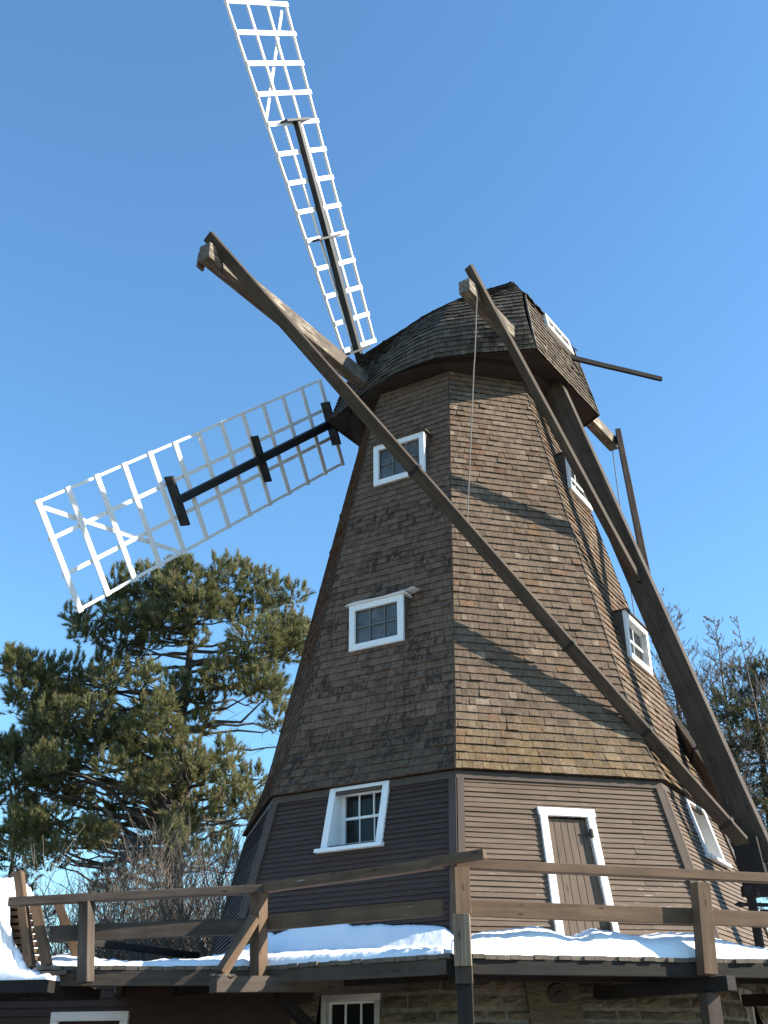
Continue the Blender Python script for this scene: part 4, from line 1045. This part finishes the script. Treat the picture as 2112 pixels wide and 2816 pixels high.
def limb(mb, p0, p1, r0, r1, sag=0.0, jit=0.1, n=5, sides=5):
    ps = []; rs_ = []
    L_ = (p1 - p0).length
    for k in range(n + 1):
        q = k / n; p = p0.lerp(p1, q) + Vector((0, 0, -sag * 4 * q * (1 - q)))
        if 0 < k < n: p = p + Vector((rnd.uniform(-1, 1), rnd.uniform(-1, 1), rnd.uniform(-1, 1))) * jit * L_ * .25
        ps.append(p); rs_.append(r0 + (r1 - r0) * q)
    mb.tube(ps, rs_, n=sides, cap=False); return ps
def pine(name, label, base, trunk, r_base, clumps, mat, barkmat, dens, tl, spread, limbs=True, extra=(), nn=22, group=None, shoots=0):
    tr = thing(name, label, 'tree', tuple(base), group)
    def W(u, z, dpt=0.0): 
        p = Vector((base[0], base[1], 0)) + RH * u + FH * dpt; p.z = z; return p
    mbt = MB()
    tp_ = [W(0.0, base[2])] + [W(u, z) for u, z in trunk]
    zt_ = trunk[-1][1]
    rs_ = [r_base * 1.25] + [max(.03, r_base * (1 - .93 * (z - base[2]) / (zt_ - base[2] + .01)) ** .9) for u, z in trunk]
    mbt.tube(tp_, rs_, n=10)
    tz = [p.z for p in tp_]; tu = [(p - Vector((base[0], base[1], p.z))).dot(RH) for p in tp_]; tr_ = rs_
    mbb = MB(); tufts = []
    for (u, z, ru, rz) in clumps:
        R_ = spread * max(.25, 1 - max(0, (z - base[2] - (zt_ - base[2]) * .55)) / (zt_ - base[2]) * 1.6)
        dmax = math.sqrt(max(.15, R_ * R_ - min(u * u, R_ * R_ * .9)))
        dpt = rnd.uniform(-1, .8) * dmax * .75
        if abs(u) < 1.3: dpt = -abs(dpt) if rnd.random() < .65 else dpt
        cz = z; rd = (ru + rz) * .6
        cpos = W(u, z, dpt)
        za = z - (.10 + .12 * rnd.random()) * math.hypot(u, dpt) * (1 if z > base[2] + 6 else .3)
        za = min(za, zt_ - .3)
        p0 = W(float(np.interp(za, tz, tu)), za)
        hr = float(np.interp(za, tz, tr_))
        L_ = (cpos - p0).length
        if limbs:
            ps = limb(mbb, p0, cpos - Vector((0, 0, rz * .35)), max(.02, min(hr * .5, .022 + .016 * L_)), .014, sag=L_ * .03, jit=.22)
            for q in range(int(2 + L_ * 1.2)):
                k = rnd.randrange(1, len(ps)); a = ps[k]; dr = Vector((rnd.uniform(-1, 1), rnd.uniform(-1, 1), rnd.uniform(-.6, .5))).normalized()
                limb(mbb, a, a + dr * rnd.uniform(.3, .8), .011, .003, jit=.3, n=3, sides=4)
        nT = int(dens * (ru * rz + .05) * (1 + rd)) + 3
        for q in range(nT):
            while True:
                d = Vector((rnd.uniform(-1, 1), rnd.uniform(-1, 1), rnd.uniform(-1, 1)))
                if d.length < 1: break
            f_ = d.length; d = d.normalized() * (f_ ** .55)
            p = cpos + RH * d.x * ru * 1.08 + FH * d.y * rd + Vector((0, 0, d.z * rz * 1.05))
            dr = RH * d.x * .8 + FH * d.y * .8 + Vector((0, 0, d.z * .5 + rnd.uniform(.3, 1.1))) + Vector((rnd.uniform(-.35, .35), rnd.uniform(-.35, .35), 0))
            tone = rnd.uniform(.15, .8) + (.25 if rnd.random() < .05 else 0)
            tufts.append((p, dr, tl * rnd.uniform(.75, 1.3), tone))
            if shoots and q < shoots:       # upright candle-like shoots along the top of the clump
                b_ = cpos + RH * rnd.uniform(-1, 1) * ru + FH * rnd.uniform(-.7, .7) * rd + Vector((0, 0, rz * rnd.uniform(.55, 1.0)))
                for kk in range(3): tufts.append((b_ + Vector((0, 0, kk * tl * .45)), Vector((rnd.uniform(-.2, .2), rnd.uniform(-.2, .2), 1)), tl * (1.05 - .15 * kk), rnd.uniform(.5, .9)))
            if q % 6 == 0: limb(mbb, cpos + (p - cpos) * .1, p, .012, .005, jit=.2, n=2, sides=4)
    for (u0_, z0_, u1_, z1_, r_) in extra:
        ps = limb(mbb, W(u0_, z0_, -.1), W(u1_, z1_, rnd.uniform(-1.6, .4)), r_, r_ * .3, jit=.12, n=7, sides=6)
        for q in range(16):
            k = rnd.randrange(2, len(ps)); a = ps[k]; dr = Vector((rnd.uniform(-1, 1), rnd.uniform(-1, 1), rnd.uniform(-.5, .6))).normalized()
            limb(mbb, a, a + dr * rnd.uniform(.3, 1.0), .012, .003, jit=.3, n=3, sides=4)
    mbt.build('trunk', M[barkmat], tr, smooth=True); mbb.build('limbs', M['limb'] if barkmat == 'bark' else M[barkmat], tr, smooth=True)
    tuft_mesh(tufts, 'foliage', M[mat], tr, nn=nn)
    return tr
PC_CL = [(-2.92, 11.17, 0.33, 0.5), (-1.86, 11.01, 0.72, 0.65), (-1.09, 11.51, 0.26, 0.43), (-0.42, 10.93, 0.59, 0.72), (1.08, 10.92, 0.52, 0.64), (1.58, 11.27, 0.26, 0.43), (2.52, 10.69, 0.33, 0.64), (1.9, 10.21, 0.78, 0.56), (-2.59, 10.53, 0.45, 0.35), (-0.99, 10.02, 0.9, 0.63), (0.2, 9.6, 0.71, 0.55), (-4.15, 9.57, 0.16, 0.41), (-3.58, 9.09, 0.57, 0.34), (-2.69, 9.08, 0.64, 0.41), (-1.82, 9.28, 0.64, 0.41), (-3.0, 8.41, 0.44, 0.2), (3.03, 9.17, 0.7, 0.55), (2.31, 8.37, 0.82, 0.54), (1.44, 8.11, 0.57, 0.47), (3.19, 8.36, 0.5, 0.47), (-0.91, 9.06, 0.76, 0.48), (-5.82, 7.91, 0.31, 0.4), (-5.16, 7.64, 0.75, 0.53), (-4.36, 7.76, 0.75, 0.53), (-3.45, 7.5, 0.75, 0.46), (-2.5, 7.36, 0.69, 0.39), (-1.77, 7.48, 0.37, 0.26), (-5.05, 6.93, 0.87, 0.32), (-5.95, 6.75, 0.19, 0.32), (-4.11, 6.79, 0.87, 0.38), (-4.59, 6.29, 0.49, 0.32), (1.73, 7.32, 0.75, 0.46), (2.5, 6.93, 0.68, 0.52), (2.9, 6.23, 0.43, 0.44), (1.0, 7.07, 0.37, 0.32), (0.41, 6.75, 0.49, 0.32), (-0.82, 6.7, 0.37, 0.26), (-2.73, 6.09, 0.74, 0.44), (-3.55, 5.78, 0.79, 0.5), (-4.39, 5.73, 0.67, 0.44), (-5.31, 5.37, 0.67, 0.43), (-5.58, 4.76, 0.48, 0.49), (-4.46, 4.93, 0.9, 0.55), (-3.37, 4.86, 0.84, 0.55), (-2.38, 5.16, 0.73, 0.49), (-1.42, 5.21, 0.73, 0.55), (-0.55, 5.02, 0.66, 0.55), (-0.98, 4.42, 0.72, 0.36), (-0.18, 5.57, 0.36, 0.37), (-5.11, 4.04, 0.72, 0.48), (-3.87, 4.09, 0.42, 0.48), (-5.38, 3.45, 0.53, 0.29), (0.08, 4.71, 0.36, 0.36), (0.76, 4.41, 0.42, 0.36), (1.78, 4.34, 0.36, 0.36), (2.34, 3.92, 0.36, 0.3), (0.67, 3.99, 0.24, 0.18), (-3.18, 2.92, 0.41, 0.35), (-2.36, 2.91, 0.59, 0.35), (-2.06, 2.34, 0.47, 0.28), (-3.61, 2.63, 0.53, 0.29), (-0.82, 3.42, 0.53, 0.35), (-0.17, 3.35, 0.35, 0.29), (0.9, 3.29, 0.35, 0.29), (1.57, 2.82, 0.35, 0.29), (1.89, 3.39, 0.3, 0.29), (-4.73, 2.3, 0.76, 0.51), (-5.23, 2.53, 0.47, 0.4), (-4.23, 2.47, 0.35, 0.28), (-2.95, 1.07, 0.29, 0.27), (-2.42, 1.45, 0.46, 0.28), (-1.79, 2.0, 0.46, 0.22), (0.48, 1.81, 0.29, 0.28), (1.33, 2.03, 0.35, 0.28), (1.7, 1.69, 0.29, 0.28), (-0.87, 2.05, 0.29, 0.17), (-2.62, 9.62, 0.38, 0.28), (0.48, 10.22, 0.45, 0.42), (0.14, 8.65, 0.38, 0.27), (3.68, 8.89, 0.25, 0.41)]
_rf = random.Random(41)
PC_CL += [(u + _rf.uniform(-.8, .8), z + _rf.uniform(-.5, .35), .45, .33) for (u, z, ru, rz) in _rf.sample(PC_CL, 50) if z > 3.2] + [(u + _rf.uniform(-.6, .6), z + _rf.uniform(-.4, .4), .38, .28) for (u, z, ru, rz) in _rf.sample(PC_CL, 12)] + [(_rf.uniform(-5.2, 2.2), _rf.uniform(1.3, 4.6), .5, .3) for _ in range(22)]
PT = [(-0.02, 0.88), (-0.08, 2.27), (0.06, 3.41), (0.0, 4.59), (-0.22, 6.13), (-0.14, 7.4), (-0.09, 9.19), (-0.12, 10.43), (-.2, 11.2)]
EXTRA = [(-.1, 2.3, -2.6, 3.95, .13), (0, 2.1, 2.0, 2.7, .06), (.05, 3.6, 2.6, 3.95, .06), (0, 4.9, 3.0, 5.3, .06), (-.1, 5.9, 3.1, 5.9, .06), (0, 4.6, 1.9, 4.0, .06), (-.1, 2.2, -3.4, 1.75, .05), (-.1, 1.9, -3.8, 2.5, .045), (-.1, 1.5, -2.6, 1.0, .05), (.1, 1.6, 2.1, 1.2, .05), (-.1, 6.2, -2.6, 6.6, .06), (-.2, 6.6, -1.9, 7.2, .05), (0, 7.2, 1.7, 7.4, .06), (-.1, 7.9, -2.9, 8.3, .06), (.0, 1.2, 2.0, 1.9, .04), (-.1, 2.9, -2.4, 3.0, .05), (-.1, .9, -3.0, 1.6, .04)]
pine('pine_tree', 'large green pine with spreading limbs left of the mill', (-10.04, 12.34, GROUND), PT, .42, PC_CL, 'needles', 'bark', 135, .28, 5.6, extra=EXTRA, nn=34, shoots=6)
rr = random.Random(3)
CL2 = [(rr.uniform(-2.4, 2.4) * (1 - .6 * q), GROUND + 1.5 + q * 8.3, .6 - .2 * q, .4) for q in [i / 30 for i in range(31)]]
pine('conifer', 'dark conifer behind the snow bank at the left edge', (-17.9, 17.2, GROUND), [(0, -2), (0, 1), (0, 3), (0, 4.4)], .25, CL2, 'needles_dark', 'bark_dark', 120, .26, 2.4, nn=20)
# right-hand pine with browning needles
CL3 = [(.45, 6.0, .45, .4), (1.05, 5.9, .5, .4), (.9, 5.3, .5, .4), (-.1, 5.2, .45, .35), (-.5, 4.7, .4, .35), (.4, 4.6, .6, .4), (1.1, 4.7, .5, .4), (0.0, 3.9, .5, .4), (.7, 3.8, .6, .45), (1.3, 3.6, .5, .4), (-.5, 3.3, .4, .3), (.2, 3.0, .5, .35), (.9, 2.8, .5, .35), (-.3, 2.3, .45, .3), (.5, 2.1, .5, .3), (1.2, 2.0, .5, .35), (-.6, 1.5, .4, .3), (.2, 1.3, .5, .3), (1.0, 1.1, .5, .35), (1.9, 5.0, .6, .5), (2.0, 3.8, .6, .5), (2.0, 2.6, .6, .5), (1.7, 6.0, .5, .4), (-1.2, 3.6, .3, .3), (-1.1, 2.6, .3, .3), (-1.4, 4.2, .3, .25), (1.9, 1.4, .6, .5), (.4, .4, .6, .4), (1.4, .2, .6, .4)]
pine('pine_tree', 'brown-tinged pine behind the tail pole at the right edge', (6.9, 9.9, GROUND), [(.2, -2), (.4, 1.0), (.5, 3.2), (.6, 5.2), (.75, 6.2)], .24, CL3, 'needles_brown', 'bark_dark', 210, .23, 2.0, nn=20)
def bare(name, label, base, h, r0, lean, seed, levels, cat='tree', nchild=4, cones=False, mat='twig', spreadv=.75, group=None, nstem=1, minr=.004):
    tr = thing(name, label, cat, tuple(base), group); R_ = random.Random(seed)
    mt = MB(); mbr = MB(); mc = MB()
    def grow(p, d, L_, r, lv):
        n = 4; ps = [p]; rs_ = [r]; q = p.copy(); dd = d.copy()
        for k in range(n):
            dd = (dd + Vector((R_.uniform(-1, 1), R_.uniform(-1, 1), R_.uniform(-.6, 1))) * .13).normalized(); q = q + dd * L_ / n; ps.append(q.copy()); rs_.append(max(minr, r * (1 - .6 * (k + 1) / n)))
        (mt if lv == 0 else mbr).tube(ps, rs_, n=7 if lv == 0 else 5 if lv == 1 else 3, cap=False)
        if lv < levels:
            for c in range(nchild + (6 if lv == 0 and nstem == 1 else 0)):
                t_ = R_.uniform(.25 if lv else .35, 1.0); k = min(int(t_ * n), n - 1); a = ps[k].lerp(ps[k + 1], t_ * n - k)
                ax = Vector((R_.uniform(-1, 1), R_.uniform(-1, 1), R_.uniform(-.25, .55)))
                nd = (dd * (1 - spreadv) + ax.normalized() * spreadv + Vector((0, 0, .18))).normalized()
                grow(a, nd, L_ * R_.uniform(.38, .6), max(minr, r * .42), lv + 1)
        elif cones and R_.random() < .16:
            mc.tube([q - Vector((0, 0, .03)), q, q + Vector((0, 0, .04))], [.01, .035, .012], n=5)
    for s_ in range(nstem):
        a = R_.uniform(0, 6.28); b0 = Vector(base) + Vector((math.cos(a), math.sin(a), 0)) * (R_.uniform(0, .5) if nstem > 1 else 0)
        d = (Vector(lean) + (Vector((math.cos(a), math.sin(a), 0)) * R_.uniform(.1, .55) if nstem > 1 else Vector((0, 0, 0)))).normalized()
        grow(b0, d, h * (R_.uniform(.7, 1.1) if nstem > 1 else 1), r0, 0)
    mt.build('trunk' if nstem == 1 else 'stems', M[mat], tr, smooth=True)
    mbr.build('branches' if nstem == 1 else 'twigs', M[mat], tr)
    if cones: mc.build('cones', M['bark_dark'], tr)
    return tr
def larch(name, label, base, top, r0, seed, lmax, zlo, step=.3):
    tr = thing(name, label, 'tree', tuple(base)); R_ = random.Random(seed)
    mt = MB(); mbr = MB(); mc = mbr; H = top - base[2]
    pts_ = [Vector((base[0] + .12 * math.sin(q * 5 + seed), base[1], base[2] + H * q)) for q in np.linspace(0, 1, 14)]
    mt.tube(pts_, [max(.012, r0 * (1 - q) ** .9) for q in np.linspace(0, 1, 14)], n=8)
    def axis(z): q = (z - base[2]) / H; k = min(int(q * 13), 12); return pts_[k].lerp(pts_[k + 1], q * 13 - k)
    def sprig(p, d, L_, r, lv):
        ps = [p]; dd = d.copy(); q = p.copy(); n = 4 if lv == 0 else 3
        for k in range(n):
            dd = (dd + Vector((R_.uniform(-.2, .2), R_.uniform(-.2, .2), (.16 if lv == 0 else .14) + R_.uniform(-.12, .12)))).normalized(); q = q + dd * L_ / n; ps.append(q.copy())
        mbr.tube(ps, [max(.0045, r * (1 - .75 * k / n)) for k in range(n + 1)], n=4 if lv == 0 else 3, cap=False)
        if lv < 2:
            for c in range(int(L_ / (.13 if lv == 0 else .14)) + 2):
                t_ = R_.uniform(.12, 1); k = min(int(t_ * n), n - 1); a = ps[k].lerp(ps[k + 1], t_ * n - k)
                sd = dd.cross(Vector((0, 0, 1))); sd = sd.normalized() if sd.length > .01 else Vector((1, 0, 0))
                nd = (dd * .55 + sd * R_.choice((-1, 1)) * R_.uniform(.35, .9) + Vector((0, 0, R_.uniform(-.2, .75)))).normalized()
                sprig(a, nd, min(.7, L_ * .42) * R_.uniform(.5, 1.1), .008, lv + 1)
        elif R_.random() < .05:
            mc.tube([q - Vector((0, 0, .03)), q + Vector((0, 0, .01)), q + Vector((0, 0, .045))], [.01, .03, .01], n=5)
    z = zlo
    while z < top - .1:
        a = R_.uniform(0, 6.28); L_ = min(lmax, .3 + (top - z) * .34) * R_.uniform(.75, 1.1)
        sprig(axis(z), Vector((math.cos(a), math.sin(a), R_.uniform(.05, .4))).normalized(), L_, .012 + .009 * L_, 0)
        z += step * R_.uniform(.2, .55)
    mt.build('trunk', M['twig'], tr, smooth=True); mbr.build('branches', M['twig'], tr)
    return tr
larch('larch_tree', 'tall bare larch with tiny cones, nearest the right side of the mill', (5.75, 13.5, GROUND), 10.3, .2, 5, 3.0, 0.5, .24)
larch('larch_tree', 'bare larch right of the tail pole, behind the brown-tinged pine', (7.3, 13.7, GROUND), 9.3, .17, 9, 2.4, 0.5, .24)
larch('larch_tree', 'short bare larch whose twigs stand out in front of the brown-tinged pine', (7.3, 9.0, GROUND), 7.4, .11, 12, 1.2, -1.0, .55)
for i, (x, y, h, sd, lb) in enumerate(((-8.8, 5.0, 3.9, 21, 'leftmost bare shrub of the thicket behind the railing'), (-7.5, 4.6, 4.3, 22, 'tallest bare shrub in the middle of the thicket behind the railing'), (-6.4, 4.9, 4.2, 23, 'bare shrub of the thicket nearest the mill wall'))):
    bare('shrub', lb, (x, y, GROUND + .1), h, .035, (0, 0, 1), sd, 2, cat='shrub', nchild=9, spreadv=.5, nstem=28, group='bare shrubs behind the railing', minr=.0055)

# ------------------------------------------------------------------ to metres
done = set()
for o in ALL:
    o.location = Vector(o.location) * S
    if o.type == 'MESH' and o.data.name not in done:
        done.add(o.data.name); o.data.transform(Matrix.Scale(S, 4))
print('objects', len(ALL), 'polys', sum(len(o.data.polygons) for o in ALL if o.type == 'MESH'))
